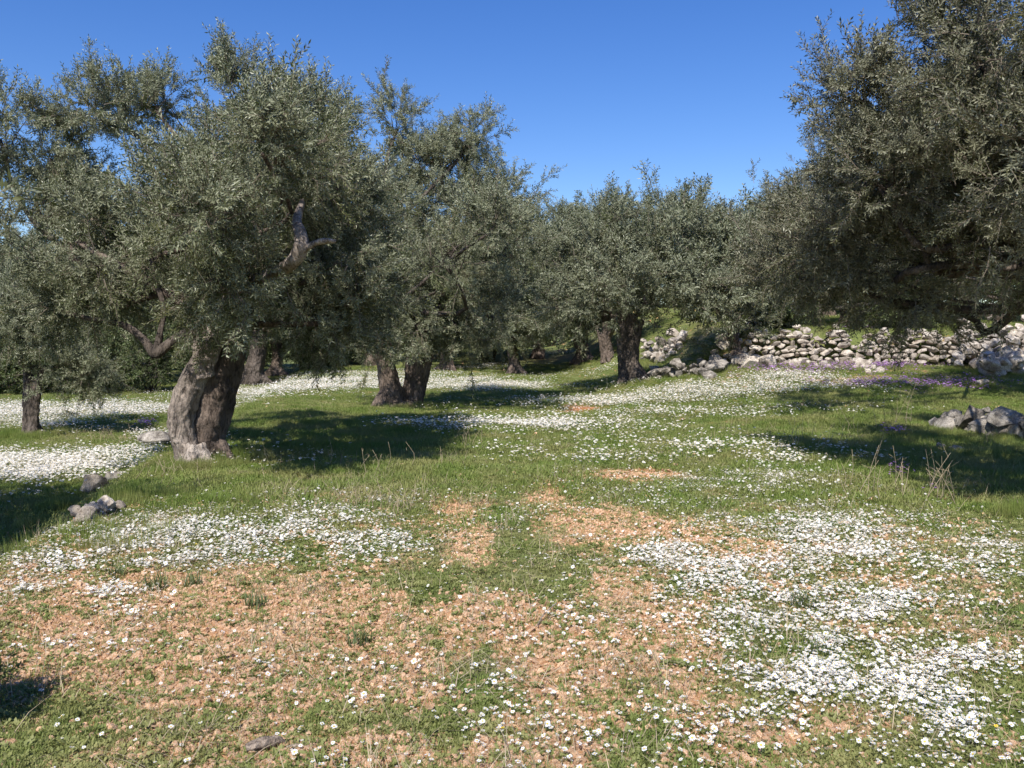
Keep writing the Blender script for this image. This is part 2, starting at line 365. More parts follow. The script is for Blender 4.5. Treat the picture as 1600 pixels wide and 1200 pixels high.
# ------------------------------------------------------------------ instancing (leaves, blades, flower heads, gravel)
def vset(name, meshes):            # variants kept in an unlinked collection
    c = bpy.data.collections.new(name)
    for i, q in enumerate(meshes):
        o = bpy.data.objects.new('%s_%02d' % (name, i), q); c.objects.link(o)
    return c
def gn_tree(name, coll):
    g = bpy.data.node_groups.new(name, 'GeometryNodeTree')
    g.interface.new_socket('Geometry', in_out='INPUT', socket_type='NodeSocketGeometry')
    g.interface.new_socket('Geometry', in_out='OUTPUT', socket_type='NodeSocketGeometry')
    gi = g.nodes.new('NodeGroupInput'); go = g.nodes.new('NodeGroupOutput')
    ci = g.nodes.new('GeometryNodeCollectionInfo'); ci.inputs[0].default_value = coll; ci.inputs['Separate Children'].default_value = True; ci.inputs['Reset Children'].default_value = True
    ip = g.nodes.new('GeometryNodeInstanceOnPoints'); ip.inputs['Pick Instance'].default_value = True
    def attr(n, t):
        a = g.nodes.new('GeometryNodeInputNamedAttribute'); a.data_type = t; a.inputs['Name'].default_value = n
        return a.outputs['Attribute']
    er = g.nodes.new('FunctionNodeEulerToRotation')
    g.links.new(attr('rot', 'FLOAT_VECTOR'), er.inputs[0]); g.links.new(er.outputs[0], ip.inputs['Rotation'])
    g.links.new(attr('scl', 'FLOAT_VECTOR'), ip.inputs['Scale']); g.links.new(attr('idx', 'INT'), ip.inputs['Instance Index'])
    g.links.new(gi.outputs[0], ip.inputs['Points']); g.links.new(ci.outputs[0], ip.inputs['Instance']); g.links.new(ip.outputs[0], go.inputs[0])
    return g
def cloud_mesh(name, pts, rot, scl, idx):
    me = bpy.data.meshes.new(name); n = len(pts)
    me.vertices.add(n); me.vertices.foreach_set('co', np.asarray(pts, np.float32).ravel())
    for nm, t, v in (('rot', 'FLOAT_VECTOR', rot), ('scl', 'FLOAT_VECTOR', scl)):
        a = me.attributes.new(nm, t, 'POINT'); a.data.foreach_set('vector', np.asarray(v, np.float32).ravel())
    a = me.attributes.new('idx', 'INT', 'POINT'); a.data.foreach_set('value', np.asarray(idx, np.int32))
    me.update(); return me
def cloud(name, pts, rot, scl, idx, tree, parent=None):
    scl = np.asarray(scl, float)
    if scl.ndim == 1: scl = np.repeat(scl[:, None], 3, 1)
    o = link(bpy.data.objects.new(name, cloud_mesh(name, pts, rot, scl, idx)), parent)
    md = o.modifiers.new('scatter', 'NODES'); md.node_group = tree
    return o
def set_lr(me, vals):
    a = me.attributes.new('lr', 'FLOAT', 'POINT'); a.data.foreach_set('value', np.asarray(vals, np.float32))

# a bough: a branchlet about half a metre long with side sprigs of narrow olive leaves, growing along +Z
def bough_mesh(seed, mleaf, L=.5, nspr=9, nleaf=14, ll=.062, lw=.0125, spread=.9):
    rd = random.Random(seed); V = []; Fc = []; MI = []; LR = []
    def quad_leaf(p, d, side, l, w, lr):
        n = d.cross(side).normalized(); s = side.normalized() * w
        i = len(V); mid = p + d * l * .5 - n * l * .06 * rd.uniform(-1, 2)
        V.extend([p, mid + s, p + d * l, mid - s]); LR.extend([lr] * 4)
        Fc.append((i, i + 1, i + 2, i + 3)); MI.append(0)
    def stick(a, b, r):
        d = (b - a).normalized(); s = d.orthogonal().normalized(); t = d.cross(s)
        i = len(V)
        for q, rr in ((a, r), (b, r * .5)):
            for k in range(3):
                V.append(q + (s * math.cos(k * 2.094) + t * math.sin(k * 2.094)) * rr); LR.append(0)
        for k in range(3): Fc.append((i + k, i + (k + 1) % 3, i + 3 + (k + 1) % 3, i + 3 + k)); MI.append(1)
    bend = Vector((rd.uniform(-1, 1), rd.uniform(-1, 1), 0)) * .25
    def ax(t): return Vector((bend.x * t * t * L, bend.y * t * t * L, t * L * (1 - .12 * t)))
    stick(ax(0), ax(.5), .006); stick(ax(.5), ax(1), .004)
    for k in range(nspr + 1):
        t = .15 + .85 * k / nspr; base = ax(t)
        ang = rd.uniform(0, 6.28); tilt = rd.uniform(.4, spread) if k < nspr else .1
        d = Vector((math.cos(ang) * math.sin(tilt), math.sin(ang) * math.sin(tilt), math.cos(tilt)))
        sl = rd.uniform(.14, .26)
        mid = base + d * sl * .5; tip = base + d * sl + Vector((0, 0, rd.uniform(-.05, .03)))
        stick(base, tip, .0028)
        for j in range(nleaf):
            f = (j // 2 * 2 + 1) / nleaf; p = base.lerp(tip, f)
            o = d.orthogonal().normalized(); o.rotate(Matrix.Rotation((j % 2) * math.pi + (j // 2) * 1.57 + rd.uniform(-.4, .4), 3, d))
            ld = (d * rd.uniform(.5, 1.0) + o * rd.uniform(.6, 1.1)).normalized()
            sd = ld.cross(o); sd = sd if sd.length > .1 else ld.orthogonal()
            sd.rotate(Matrix.Rotation(rd.uniform(-.9, .9), 3, ld))
            quad_leaf(p, ld, sd, ll * rd.uniform(.7, 1.15), lw * rd.uniform(.75, 1.1) * .5 * 1.3, max(0, rd.gauss(.10, .25)) if rd.random() < .5 else 0)
    me = bpy.data.meshes.new('bough'); me.from_pydata([tuple(v) for v in V], [], Fc)
    me.materials.append(mleaf); me.materials.append(M['twig'])
    me.polygons.foreach_set('material_index', MI); set_lr(me, np.clip(LR, 0, 1)); me.update(); return me
G_NEAR = gn_tree('bough_near', vset('bough_near', [bough_mesh(i, M['leaf'], .42, 9, 14) for i in range(7)]))
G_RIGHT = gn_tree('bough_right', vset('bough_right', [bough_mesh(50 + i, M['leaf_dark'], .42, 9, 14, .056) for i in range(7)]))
G_FAR = gn_tree('bough_far', vset('bough_far', [bough_mesh(20 + i, M['leaf_far'], .5, 9, 10, .075, .02) for i in range(6)]))
G_BUSH = gn_tree('bough_bush', vset('bough_bush', [bough_mesh(40 + i, M['leaf_bush'], .4, 8, 10, .05, .025) for i in range(5)]))

def dir_rot(d):
    return Vector(d).to_track_quat('Z', 'Y')
def make_crown(name, lobes, density, tree, parent, off, seed, scale=1.0, inner=.55, nvar=5, up=.55, clump_r=.42):
    """lobes: (centre, rx, ry, rz, weight). returns object and the clump list per lobe"""
    rd = random.Random(seed); pts = []; rot = []; scl = []; idx = []; per = []
    for (c, rx, ry, rz, w) in lobes:
        sh = .42 * (clump_r + .42 * scale); rx, ry, rz = max(rx * .5, rx - sh), max(ry * .5, ry - sh * .6), max(rz * .5, rz - sh)
        area = (rx * ry + ry * rz + rx * rz) * 4.19
        nc = max(6, int(area * 1.25 * w * 1.15)); cl = []
        for k in range(nc):
            d = Vector((rd.gauss(0, 1), rd.gauss(0, 1), rd.gauss(0, 1))).normalized()
            rr = rd.uniform(inner, 1.0) ** .6 * (1 + max(-.25, min(.16, .14 * rd.gauss(0, 1))))
            if d.z < -.5: rr *= .8
            p = Vector((c[0] + d.x * rx * rr, c[1] + d.y * ry * rr, c[2] + d.z * rz * rr))
            cl.append((p, d))
            cr = clump_r * rd.uniform(.55, 1.35)
            nb = int(1.25 * density * rd.uniform(.5, 1.5) * (cr / clump_r) ** 2)
            for j in range(nb):
                q = Vector((rd.gauss(0, 1), rd.gauss(0, 1), rd.gauss(0, .8)))
                q = q.normalized() * (abs(rd.gauss(0, .55)) ** .85) * cr
                v = (q.normalized() * .75 + d * .5 + Vector((0, 0, up)) + Vector((rd.gauss(0, 1), rd.gauss(0, 1), rd.gauss(0, 1))) * .35)
                if d.z < 0 and rd.random() < .5: v.z -= 1.1            # lower twigs hang
                e = (Matrix(dir_rot(v).to_matrix()) @ Matrix.Rotation(rd.uniform(0, 6.28), 3, 'Z')).to_euler()
                pts.append(p + q - Vector(off)); rot.append(tuple(e)); scl.append(scale * rd.uniform(.55, 1.15)); idx.append(rd.randrange(nvar))
        # upright shoots on the top of the lobe
        for k in range(int(rx * ry * 4 * w)):
            a = rd.uniform(0, 6.28); r_ = rd.uniform(0, .9); p = Vector((c[0] + math.cos(a) * rx * r_, c[1] + math.sin(a) * ry * r_, c[2] + rz * math.sqrt(1 - r_ * r_) * rd.uniform(.95, 1.1)))
            for j in range(rd.randrange(1, 4)):
                v = Vector((rd.gauss(0, .25), rd.gauss(0, .25), 1)); e = (dir_rot(v).to_matrix() @ Matrix.Rotation(rd.uniform(0, 6.28), 3, 'Z')).to_euler()
                pts.append(p + Vector((rd.gauss(0, .06), rd.gauss(0, .06), j * .17)) - Vector(off)); rot.append(tuple(e)); scl.append(scale * rd.uniform(.5, .9)); idx.append(rd.randrange(nvar))
        per.append(cl)
    o = cloud('crown', pts, rot, scl, idx, tree, parent); o['kind'] = 'stuff'
    return o, per

def wiggle(a, b, rd, n=3, amt=.12):
    a = Vector(a); b = Vector(b); L = (b - a).length; out = [a]
    for k in range(1, n):
        out.append(a.lerp(b, k / n) + Vector((rd.gauss(0, 1), rd.gauss(0, 1), rd.gauss(0, .8))) * L * amt)
    out.append(b); return out
def limbs(parent, off, fork, lobes, per, mat, rd, r0, near=True, start_dirs=None):
    for li, ((c, rx, ry, rz, w), cl) in enumerate(zip(lobes, per)):
        mb = MB(); f = Vector(fork[li % len(fork)]); c = Vector(c) - Vector((0, 0, rz * .25))
        L = (c - f).length; r1 = r0 * rd.uniform(.75, 1.0)
        path = wiggle(f, c, rd, 4, .09)
        path[1].z += L * .06
        tube(mb, path, [r1, r1 * .8, r1 * .62, r1 * .5, r1 * .36], 10 if near else 6, 14 if near else 7, .22, rd.randrange(99))
        step = 1 if near else 3
        # secondary branches each serving a handful of clumps
        cl = [q[0] for q in cl]; rd.shuffle(cl); grp = 5 if near else 9
        for g in range(0, len(cl), grp):
            sub = cl[g:g + grp]; t = rd.uniform(.45, 1.0); k = min(3, int(t * 4)); base = path[k].lerp(path[k + 1], t * 4 - k if t < 1 else 1)
            avg = sum(sub, Vector()) / len(sub); hub = base.lerp(avg, .6)
            tube(mb, wiggle(base, hub, rd, 2, .08), [r1 * .3, r1 * .24, r1 * .17], 6 if near else 4, 5, 0)
            for p in sub[::step]:
                tube(mb, wiggle(hub, p, rd, 3 if near else 2, .08), [r1 * .15, r1 * .11, .008, .005][:4 if near else 3], 4 if near else 3, 5 if near else 3, 0, cap=False)
        mb.build('limb', mat, parent, True, off)

def trunk_obj(parent, off, tubes, mat, voxel=.03, sides=28):
    mb = MB()
    for k, (pts, rad, gn) in enumerate(tubes):
        tube(mb, pts, rad, sides, max(10, len(pts) * 7), gn, k * 3 + len(pts))
    o = mb.build('trunk', mat, parent, True, off)
    if voxel:
        md = o.modifiers.new('remesh', 'REMESH'); md.mode = 'VOXEL'; md.voxel_size = voxel; md.use_smooth_shade = True
        s = o.modifiers.new('smooth', 'SMOOTH'); s.factor = .5; s.iterations = 2
        tx = bpy.data.textures.new('bark_relief', 'CLOUDS'); tx.noise_scale = .09; tx.noise_depth = 3
        d = o.modifiers.new('relief', 'DISPLACE'); d.texture = tx; d.strength = .05; d.texture_coords = 'LOCAL'
    return o
def W(rows, D):                     # (u, v, depth offset) -> point
    return [P(u, v, D + dd) for (u, v, dd) in rows]
def LB(rows, D):                    # lobes (u, v, depth offset, ru, rv, depth radius, weight) at tree distance D
    out = []
    for (u, v, dd, ru, rv, rd_, w) in rows:
        p = P(u, v, D + dd); k = (D + dd) / F
        out.append((tuple(p), ru * k, rd_, rv * k, w))
    return out

# ------------------------------------------------------------------ the big leaning olive at left
rd = random.Random(3)
b1 = G(303, 722); D1 = b1.y; px = D1 / F
t1 = empty('olive_tree', b1, 'big old olive with thick twisted leaning pale trunk, nearest tree at left', 'tree', 'olive trees of the grove')
def r_(a): return [q * px for q in a]
tb = [
 (W([(304, 742, 0), (294, 705, 0), (283, 665, 0), (287, 630, 0), (303, 592, 0), (322, 556, 0), (335, 522, .05), (344, 492, .1)], D1), r_([27, 20, 20, 22, 20, 17, 15, 12]), .2),
 (W([(322, 590, -.05), (313, 552, -.1), (308, 526, -.1)], D1), r_([12, 10, 9]), .25),
 (W([(300, 720, .1), (276, 735, -.1), (262, 742, -.2)], D1), r_([18, 11, 4]), .2),
 (W([(300, 700, -.1), (298, 728, -.3), (303, 742, -.4)], D1), r_([14, 11, 5]), .25),
 (W([(310, 700, -.05), (326, 722, -.15), (340, 738, -.3)], D1), r_([13, 9, 4]), .25),
]
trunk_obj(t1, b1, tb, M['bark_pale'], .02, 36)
tb = [
 (W([(322, 738, .25), (320, 700, .26), (326, 655, .27), (338, 615, .27), (349, 580, .27), (361, 545, .3), (375, 505, .3), (386, 460, .3), (392, 420, .4)], D1), r_([26, 27, 31, 30, 26, 22, 16, 13, 11]), .2),
 (W([(335, 690, .25), (352, 708, .2), (368, 722, .1)], D1), r_([15, 10, 4]), .25), (W([(325, 690, .3), (356, 706, .6), (378, 712, .8)], D1), r_([14, 10, 4]), .25)]
o = trunk_obj(t1, b1, tb, M['bark'], .022, 36); o['label'] = 'right hand stem of the trunk, hollow and shade put into its darker bark'  # darker bark than the left stem paints in the trunk's shaded, hollow side
L1 = LB([(375, 150, 1.0, 55, 70, .7, 1.0), (470, 205, .4, 75, 75, .9, 1.1), (400, 270, -1.2, 120, 105, 1.4, 1.1), (440, 300, .8, 120, 100, 1.4, 1.1), (530, 270, .3, 70, 80, .9, 1.1), (290, 370, -1.7, 110, 75, 1.1, 1.1), (330, 330, .8, 110, 90, 1.1, 1.0),
          (375, 440, -1.9, 75, 65, .8, 1.2), (310, 330, -2.8, 80, 60, .6, .9), (410, 225, -2.6, 90, 60, .7, 1.0), (400, 330, 2.6, 150, 110, 1.2, 1.1), (520, 350, 3.0, 110, 90, 1.3, 1.1), (470, 260, 2.4, 110, 90, 1.2, 1.0), (520, 400, -.4, 85, 90, 1.1, 1.1), (500, 500, -.3, 60, 50, .8, .9), (340, 465, -.9, 60, 42, .7, 1.0), (180, 400, .2, 120, 85, 1.3, 1.1), (560, 450, .2, 60, 70, .9, 1.0),
          (150, 165, 2.0, 125, 60, .9, .85), (60, 240, 1.6, 90, 85, .9, 1.0), (0, 200, 1.4, 80, 70, .9, .9), (110, 330, 1.8, 70, 60, .8, .6), (245, 160, 2.2, 45, 55, .7, .7), (40, 380, .8, 80, 85, 1.0, .9), (130, 470, .9, 90, 34, .8, .5), (560, 330, .9, 55, 90, .9, .9),
          (285, 290, 1.0, 60, 60, .9, .7), (150, 340, .8, 80, 36, .8, .5)], D1)
_, per = make_crown('crown', L1, 17, G_NEAR, t1, b1, 11, 1.0, nvar=7)
forkR = W([(388, 440, .35)], D1)[0]; forkL = W([(330, 500, .05)], D1)[0]
fk = [forkR, forkR, forkR, forkR, forkR, forkL, forkL, forkR, forkR, forkR, forkL, forkR, forkL, forkL, forkL, forkR, forkR, forkR, forkR, forkR, forkL, forkL, forkR, forkR, forkL, forkL]
limbs(t1, b1, fk, L1, per, M['bark'], rd, .07)
mb = MB()   # the elbowed limb reaching left, and the pale pruned limb in the crown
tube(mb, W([(325, 520, 0), (290, 522, -.1), (262, 540, -.2), (243, 552, -.2), (222, 528, -.1), (190, 506, 0), (140, 498, .2), (90, 485, .4)], D1), r_([9, 8, 7, 8, 6, 5, 4, 2]), 12, 40, .2, 5)
tube(mb, W([(243, 552, -.2), (250, 520, -.1), (256, 480, 0), (240, 430, .1), (236, 400, .2)], D1), r_([7, 5, 4, 4, 3]), 10, 20, .2, 6)
mb.build('limb', M['bark_dark'], t1, True, b1)
mb = MB()
tube(mb, W([(392, 440, .2), (425, 430, -1.0), (452, 414, -1.7), (468, 392, -1.9), (470, 368, -1.9), (464, 345, -1.7), (472, 315, -1.0)], D1), r_([9, 9, 9, 10, 8, 6, 4]), 14, 36, .25, 8)
tube(mb, W([(468, 395, -1.9), (488, 382, -1.95), (506, 376, -2.0), (524, 377, -2.0)], D1), r_([5, 4, 4, 2.5]), 10, 14, .25, 9)
o = mb.build('limb', M['bark_pale'], t1, True, b1); o['label'] = 'pale bare forked limb showing in the crown'

# ------------------------------------------------------------------ generic olive built where its trunk meets the ground
def olive(base_px, label, tubes_px, lobes_px, mat, density, seed, gtree=None, near=False, r0=.07, scale=1.0, fork_px=None, D=None, nvar=5, voxel=.03, up=.55, clump=.42, roots=True):
    rd = random.Random(seed)
    b = G(*base_px) if D is None else Vector((P(base_px[0], 500, D).x, D, float(hz(P(base_px[0], 500, D).x, D))))
    D = b.y; k = D / F
    t = empty('olive_tree', b, label, 'tree', 'olive trees of the grove')
    tb = []
    for (rows, rad) in tubes_px:
        pts = [P(u, v, D + dd) for (u, v, dd) in rows]; rr = [q * k for q in rad]
        pts[0].z = float(hz(pts[0].x, pts[0].y)) - .12
        tb.append((pts, rr, .17))
        if roots and rr[0] > .08:
            for q in range(3):
                a = rd.uniform(0, 6.28); bp = pts[0] + Vector((0, 0, .12)); e = Vector((math.cos(a), math.sin(a), 0)) * rr[0] * 1.7
                tb.append(([bp + Vector((0, 0, rr[0] * 1.1)), bp + e * .55 + Vector((0, 0, rr[0] * .25)), bp + e * 1.1 - Vector((0, 0, .08))], [rr[0] * .6, rr[0] * .4, rr[0] * .15], .2))
    trunk_obj(t, b, tb, mat, voxel, 24 if near else 14)
    lobes = LB(lobes_px, D)
    _, per = make_crown('crown', lobes, density, gtree or G_FAR, t, b, seed, scale, nvar=nvar, up=up, clump_r=clump)
    fork = [P(u, v, D + dd) for (u, v, dd) in (fork_px or [tubes_px[0][0][-1]])]
    limbs(t, b, fork, lobes, per, M['bark_dark'], rd, r0, near)
    return t

olive((630, 636), 'olive with two upright trunks on one base, between the left and centre trees',
      [([(612, 645, 0), (612, 620, 0), (605, 580, 0), (600, 545, 0), (592, 500, .1)], [26, 17, 15, 14, 11]), ([(640, 632, .3), (648, 600, .3), (655, 570, .3), (658, 530, .3), (668, 480, .3)], [18, 18, 20, 17, 12]),
       ([(618, 634, -.1), (640, 640, -.2), (600, 640, -.5)], [14, 12, 6]), ([(615, 628, -.1), (592, 640, -.3), (570, 645, -.4)], [12, 8, 3])],
      [(620, 190, .6, 34, 50, .5, .6), (655, 250, .5, 50, 40, .7, .6), (740, 215, .3, 60, 38, .8, .6), (700, 260, .3, 70, 50, 1.0, .8), (640, 330, 0, 80, 70, 1.6, 1.1), (700, 400, -3.8, 80, 60, 1.2, 1.0), (765, 350, -3.4, 60, 55, 1.1, 1.0), (740, 330, .2, 80, 70, 1.5, 1.1),
       (600, 430, -.6, 90, 80, 1.6, 1.1), (700, 430, -.6, 100, 80, 1.8, 1.1), (790, 380, .2, 60, 70, 1.3, 1.0), (640, 510, -1.0, 90, 45, 1.4, 1.0), (770, 480, .2, 70, 60, 1.5, 1.0), (730, 520, -.4, 60, 35, 1.2, .9), (545, 500, 0, 50, 60, 1.2, .9), (800, 300, .4, 30, 30, .8, .6)],
      M['bark'], 11, 21, G_NEAR, True, .10, 1.25, [(595, 505, .1), (666, 490, .3)], nvar=7, clump=.6)

olive((983, 599), 'olive with dark upright trunk and two arching arms, standing alone at the centre right',
      [([(984, 602, 0), (984, 575, 0), (986, 545, 0), (982, 515, 0), (984, 490, 0)], [24, 15, 13, 14, 13]), ([(975, 525, 0), (965, 503, 0), (950, 497, .1), (935, 502, .2), (915, 515, .3)], [7, 5, 5, 4, 3]),
       ([(984, 515, 0), (1000, 510, -.1), (1006, 504, -.1)], [7, 4, 3])],
      [(950, 345, .5, 52, 36, 1.4, .9), (930, 410, 0, 70, 50, 1.8, 1.0), (1010, 400, 0, 50, 60, 1.6, 1.0), (900, 470, -.5, 60, 50, 1.8, 1.0), (960, 450, -.9, 50, 40, 1.5, 1.0), (1010, 465, -.4, 45, 40, 1.5, .9), (870, 400, .3, 50, 50, 1.6, .9)],
      M['bark_dark'], 12, 23, G_FAR, True, .09, 1.35, [(983, 492, 0), (920, 512, .3), (984, 500, 0)], nvar=6, clump=.8)

olive((911, 567), 'olive with short pale split trunk just left of the lone centre right olive',
      [([(911, 570, 0), (911, 550, 0), (908, 530, 0), (912, 505, 0)], [15, 11, 11, 9])],
      [(880, 380, 0, 60, 55, 2.2, 1.0), (850, 450, 0, 60, 50, 2.2, 1.0), (900, 490, -.5, 45, 32, 2, .9), (830, 360, .5, 40, 40, 1.8, .8), (920, 420, 1, 50, 50, 2, .8)], M['bark'], 10, 25, scale=1.6, clump=1.0, r0=.1)
olive((950, 562), 'olive with pale knobbly trunk seen between the two centre right trunks',
      [([(950, 566, 0), (949, 545, 0), (946, 525, 0), (958, 505, 0)], [12, 9, 10, 8]), ([(947, 528, 0), (935, 512, 0), (925, 500, 0)], [6, 4, 3])],
      [(940, 360, 0, 60, 42, 2, 1.0), (985, 420, 0, 50, 60, 2, .9), (960, 480, .6, 40, 30, 1.8, .9)], M['bark'], 9, 26, scale=1.6, clump=1.0, r0=.1)
olive((804, 584), 'small olive with narrow pale trunk in front of the far grove, left of centre',
      [([(804, 588, 0), (804, 570, 0), (801, 548, 0), (800, 525, 0)], [13, 9, 8, 7])],
      [(810, 380, 0, 60, 45, 1.8, 1.0), (790, 450, -.3, 60, 50, 1.8, 1.0), (830, 490, -.3, 60, 45, 1.8, 1.0), (860, 430, .2, 45, 50, 1.6, .9), (790, 520, -.8, 45, 24, 1.2, .9)], M['bark'], 10, 27, scale=1.4, clump=.85, r0=.09)
olive((756, 566), 'olive with dark short trunk hidden deep in the grove behind the twin trunked olive',
      [([(752, 569, 0), (752, 550, 0), (750, 520, 0)], [8, 7, 7]), ([(765, 567, .4), (768, 550, .4), (772, 525, .4)], [8, 7, 6])],
      [(740, 420, 0, 70, 70, 2.5, .9), (760, 500, 0, 70, 35, 2.5, .9)], M['bark_dark'], 9, 28, scale=1.7, clump=1.1, r0=.1)
olive((703, 577), 'olive with stubby trunk seen just right of the twin trunked olive',
      [([(700, 580, 0), (698, 565, 0), (696, 540, 0)], [13, 10, 9])],
      [(700, 440, 0, 70, 60, 2.4, .9), (690, 515, 0, 60, 30, 2.0, .9)], M['bark'], 9, 29, scale=1.6, clump=1.1, r0=.1)
olive((430, 587), 'olive with pale flared trunk in the background right of the big leaning olive',
      [([(431, 590, 0), (430, 575, 0), (434, 555, 0), (428, 525, 0)], [13, 8, 9, 8])],
      [(440, 420, 0, 90, 70, 2.4, .9), (470, 500, 0, 70, 30, 2.0, .9), (400, 480, 0, 60, 50, 2, .9)], M['bark'], 9, 30, scale=1.6, clump=1.0, r0=.1)
olive((396, 600), 'olive with dark stout trunk right behind the big leaning olive',
      [([(394, 606, 0), (396, 580, 0), (402, 555, 0), (405, 520, 0)], [20, 15, 13, 11])],
      [(390, 430, 0, 90, 60, 2.2, .9), (350, 490, 0, 60, 40, 1.8, .8), (440, 490, 0, 50, 30, 1.8, .9)], M['bark_dark'], 9, 31, scale=1.5, clump=.95, r0=.1)
olive((49, 678), 'small young olive with thin dark forked trunk at the far left edge',
      [([(48, 682, 0), (47, 655, 0), (46, 625, 0), (46, 600, 0), (42, 575, 0)], [15, 10, 10, 9, 6]), ([(50, 610, 0), (62, 590, 0), (80, 575, 0)], [7, 5, 4])],
      [(30, 515, 0, 48, 36, .8, 1.0), (100, 525, 0, 38, 32, .7, 1.0), (60, 480, .3, 70, 35, 1.0, 1.0), (130, 585, .1, 24, 24, .4, .6), (-10, 470, .3, 40, 60, 1, .9)], M['bark_dark'], 12, 32, G_NEAR, True, .05, 1.1, nvar=7, clump=.5)
olive((1152, 556), 'olive on the stony bank with a crooked pale trunk, left of the dry stone wall',
      [([(1152, 560, 0), (1150, 540, 0), (1146, 520, 0), (1152, 495, 0)], [10, 7, 8, 6]), ([(1172, 556, .6), (1176, 535, .6), (1172, 510, .6)], [6, 5, 5])],
      [(1075, 360, .8, 45, 48, 2, 1.0), (1130, 400, .4, 50, 50, 2, 1.0), (1090, 450, 0, 60, 45, 2, 1.0), (1170, 420, .4, 50, 60, 2, 1.0), (1140, 480, -.4, 60, 30, 1.6, 1.0), (1060, 420, .6, 36, 50, 1.6, .8)], M['bark'], 11, 33, scale=1.5, clump=.9, r0=.09)
olive((1320, 508), 'olive on the upper terrace with pale thin trunk rising right behind the dry stone wall',
      [([(1318, 514, 0), (1320, 490, 0), (1316, 470, 0), (1322, 445, 0)], [9, 7, 6, 6]), ([(1318, 475, 0), (1340, 450, 0), (1362, 430, 0)], [5, 4, 3])],
      [(1250, 360, 0, 62, 60, 2.2, 1.2), (1300, 400, -1.5, 70, 60, 1.6, 1.2), (1380, 440, -1.5, 70, 40, 1.6, 1.1), (1290, 290, 0, 60, 50, 2.0, 1.0), (1230, 430, -.3, 46, 50, 1.8, 1.0), (1240, 478, -.8, 50, 26, 1.4, .9), (1350, 360, .2, 70, 60, 2.2, .9), (1330, 240, .3, 60, 50, 2, .9), (1400, 420, .2, 60, 40, 2, .9), (1290, 430, .6, 50, 40, 2, .8), (1430, 300, .6, 70, 80, 2, .9), (1480, 440, .4, 60, 30, 1.8, .9)],
      M['bark'], 11, 34, G_RIGHT, False, .10, 1.45, clump=.85, nvar=7)
olive((1760, 700), 'large dark olive beyond the right edge, its crown filling the top right corner',
      [([(1790, 900, 0), (1780, 700, 0), (1800, 560, 0), (1790, 440, 0)], [62, 46, 40, 34])],
      [(1455, 185, .3, 100, 90, 1.1, .9), (1375, 270, .4, 70, 75, .9, .9), (1530, 140, -.4, 110, 100, 1.2, 1.0), (1590, 60, -1.0, 130, 130, 1.3, 1.1), (1480, 300, .2, 130, 100, 1.4, 1.2), (1600, 260, -1.0, 120, 130, 1.3, 1.2), (1560, 400, -.4, 130, 80, 1.3, 1.2),
       (1420, 400, 1.2, 90, 70, 1.2, 1.1), (1480, 200, 1.8, 120, 110, 1.3, 1.1), (1440, 260, 2.8, 90, 90, 1.3, 1.0), (1560, 200, 3.6, 120, 120, 1.5, 1.1), (1700, 330, -.8, 150, 140, 1.6, 1.0), (1760, 100, -.4, 160, 150, 1.8, .9), (1850, 250, 0, 180, 200, 2.0, .8), (1290, 350, 1.6, 66, 75, 1.1, 1.3), (1250, 420, 2.6, 60, 55, 1.1, 1.3), (1310, 430, 2.4, 80, 60, 1.2, 1.3), (1400, 470, 2.2, 70, 36, 1.2, 1.2), (1828, -51, -2.6, 250, 220, 1.1, 1.2), (1335, 140, .3, 34, 40, .4, .5), (1470, 45, 0, 45, 55, .6, .7), (1700, 260, 2.6, 150, 140, 1.8, 1.0)],
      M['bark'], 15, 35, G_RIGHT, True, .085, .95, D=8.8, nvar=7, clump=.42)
olive((1750, 620), 'olive behind the big right hand olive, at the right edge above the shaded wall',
      [([(1760, 640, 0), (1755, 590, 0), (1760, 520, 0)], [26, 20, 16])],
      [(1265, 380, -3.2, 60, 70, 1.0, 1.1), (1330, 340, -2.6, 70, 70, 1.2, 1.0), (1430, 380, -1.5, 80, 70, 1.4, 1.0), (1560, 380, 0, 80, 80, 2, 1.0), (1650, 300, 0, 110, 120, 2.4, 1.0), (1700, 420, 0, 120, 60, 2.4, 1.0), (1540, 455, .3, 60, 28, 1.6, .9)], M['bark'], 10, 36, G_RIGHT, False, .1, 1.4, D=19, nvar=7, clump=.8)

# grove behind: each its own tree; background rows share crown and trunk meshes
def copy_tree(src, loc, rz, sc, label):
    r = src.copy(); link(r); r.location = loc; r.rotation_euler = (0, 0, rz); r.scale = (sc, sc, sc); r['label'] = label
    for ch in src.children:
        c = ch.copy(); link(c, r)
    return r
def local_olive(label, seed, u, D, trunk_r=.3):
    """an 'all round' olive for the far grove"""
    rd = random.Random(seed); x = (u - 800) / F * D; b = Vector((x, D, float(hz(x, D))))
    t = empty('olive_tree', b, label, 'tree', 'olive trees of the grove')
    trunk_obj(t, b, [([b + Vector((0, 0, -.15)), b + Vector((.05, 0, .5)), b + Vector((-.1, 0, 1.1)), b + Vector((.1, .1, 1.8))], [trunk_r * 1.5, trunk_r, trunk_r, trunk_r * .8], .2)], M['bark'], .05, 12)
    lobes = []
    for k in range(9):
        a = k * 2.4 + rd.uniform(-.4, .4); rr = rd.uniform(1.0, 2.6) if k else 0
        lobes.append(((b.x + math.cos(a) * rr, b.y + math.sin(a) * rr, b.z + rd.uniform(2.7, 4.6) + (1.3 if k == 0 else 0)), rd.uniform(1.1, 1.7), rd.uniform(1.1, 1.7), rd.uniform(.9, 1.4), 1.0))
    _, per = make_crown('crown', lobes, 9, G_FAR, t, b, seed, 1.6, nvar=6, clump_r=.95)
    limbs(t, b, [b + Vector((.1, .1, 1.7))], lobes, per, M['bark_dark'], rd, .1, False)
    return t
GA = local_olive('rounded olive of the far grove standing behind the small olive left of centre', 61, 840, 46)
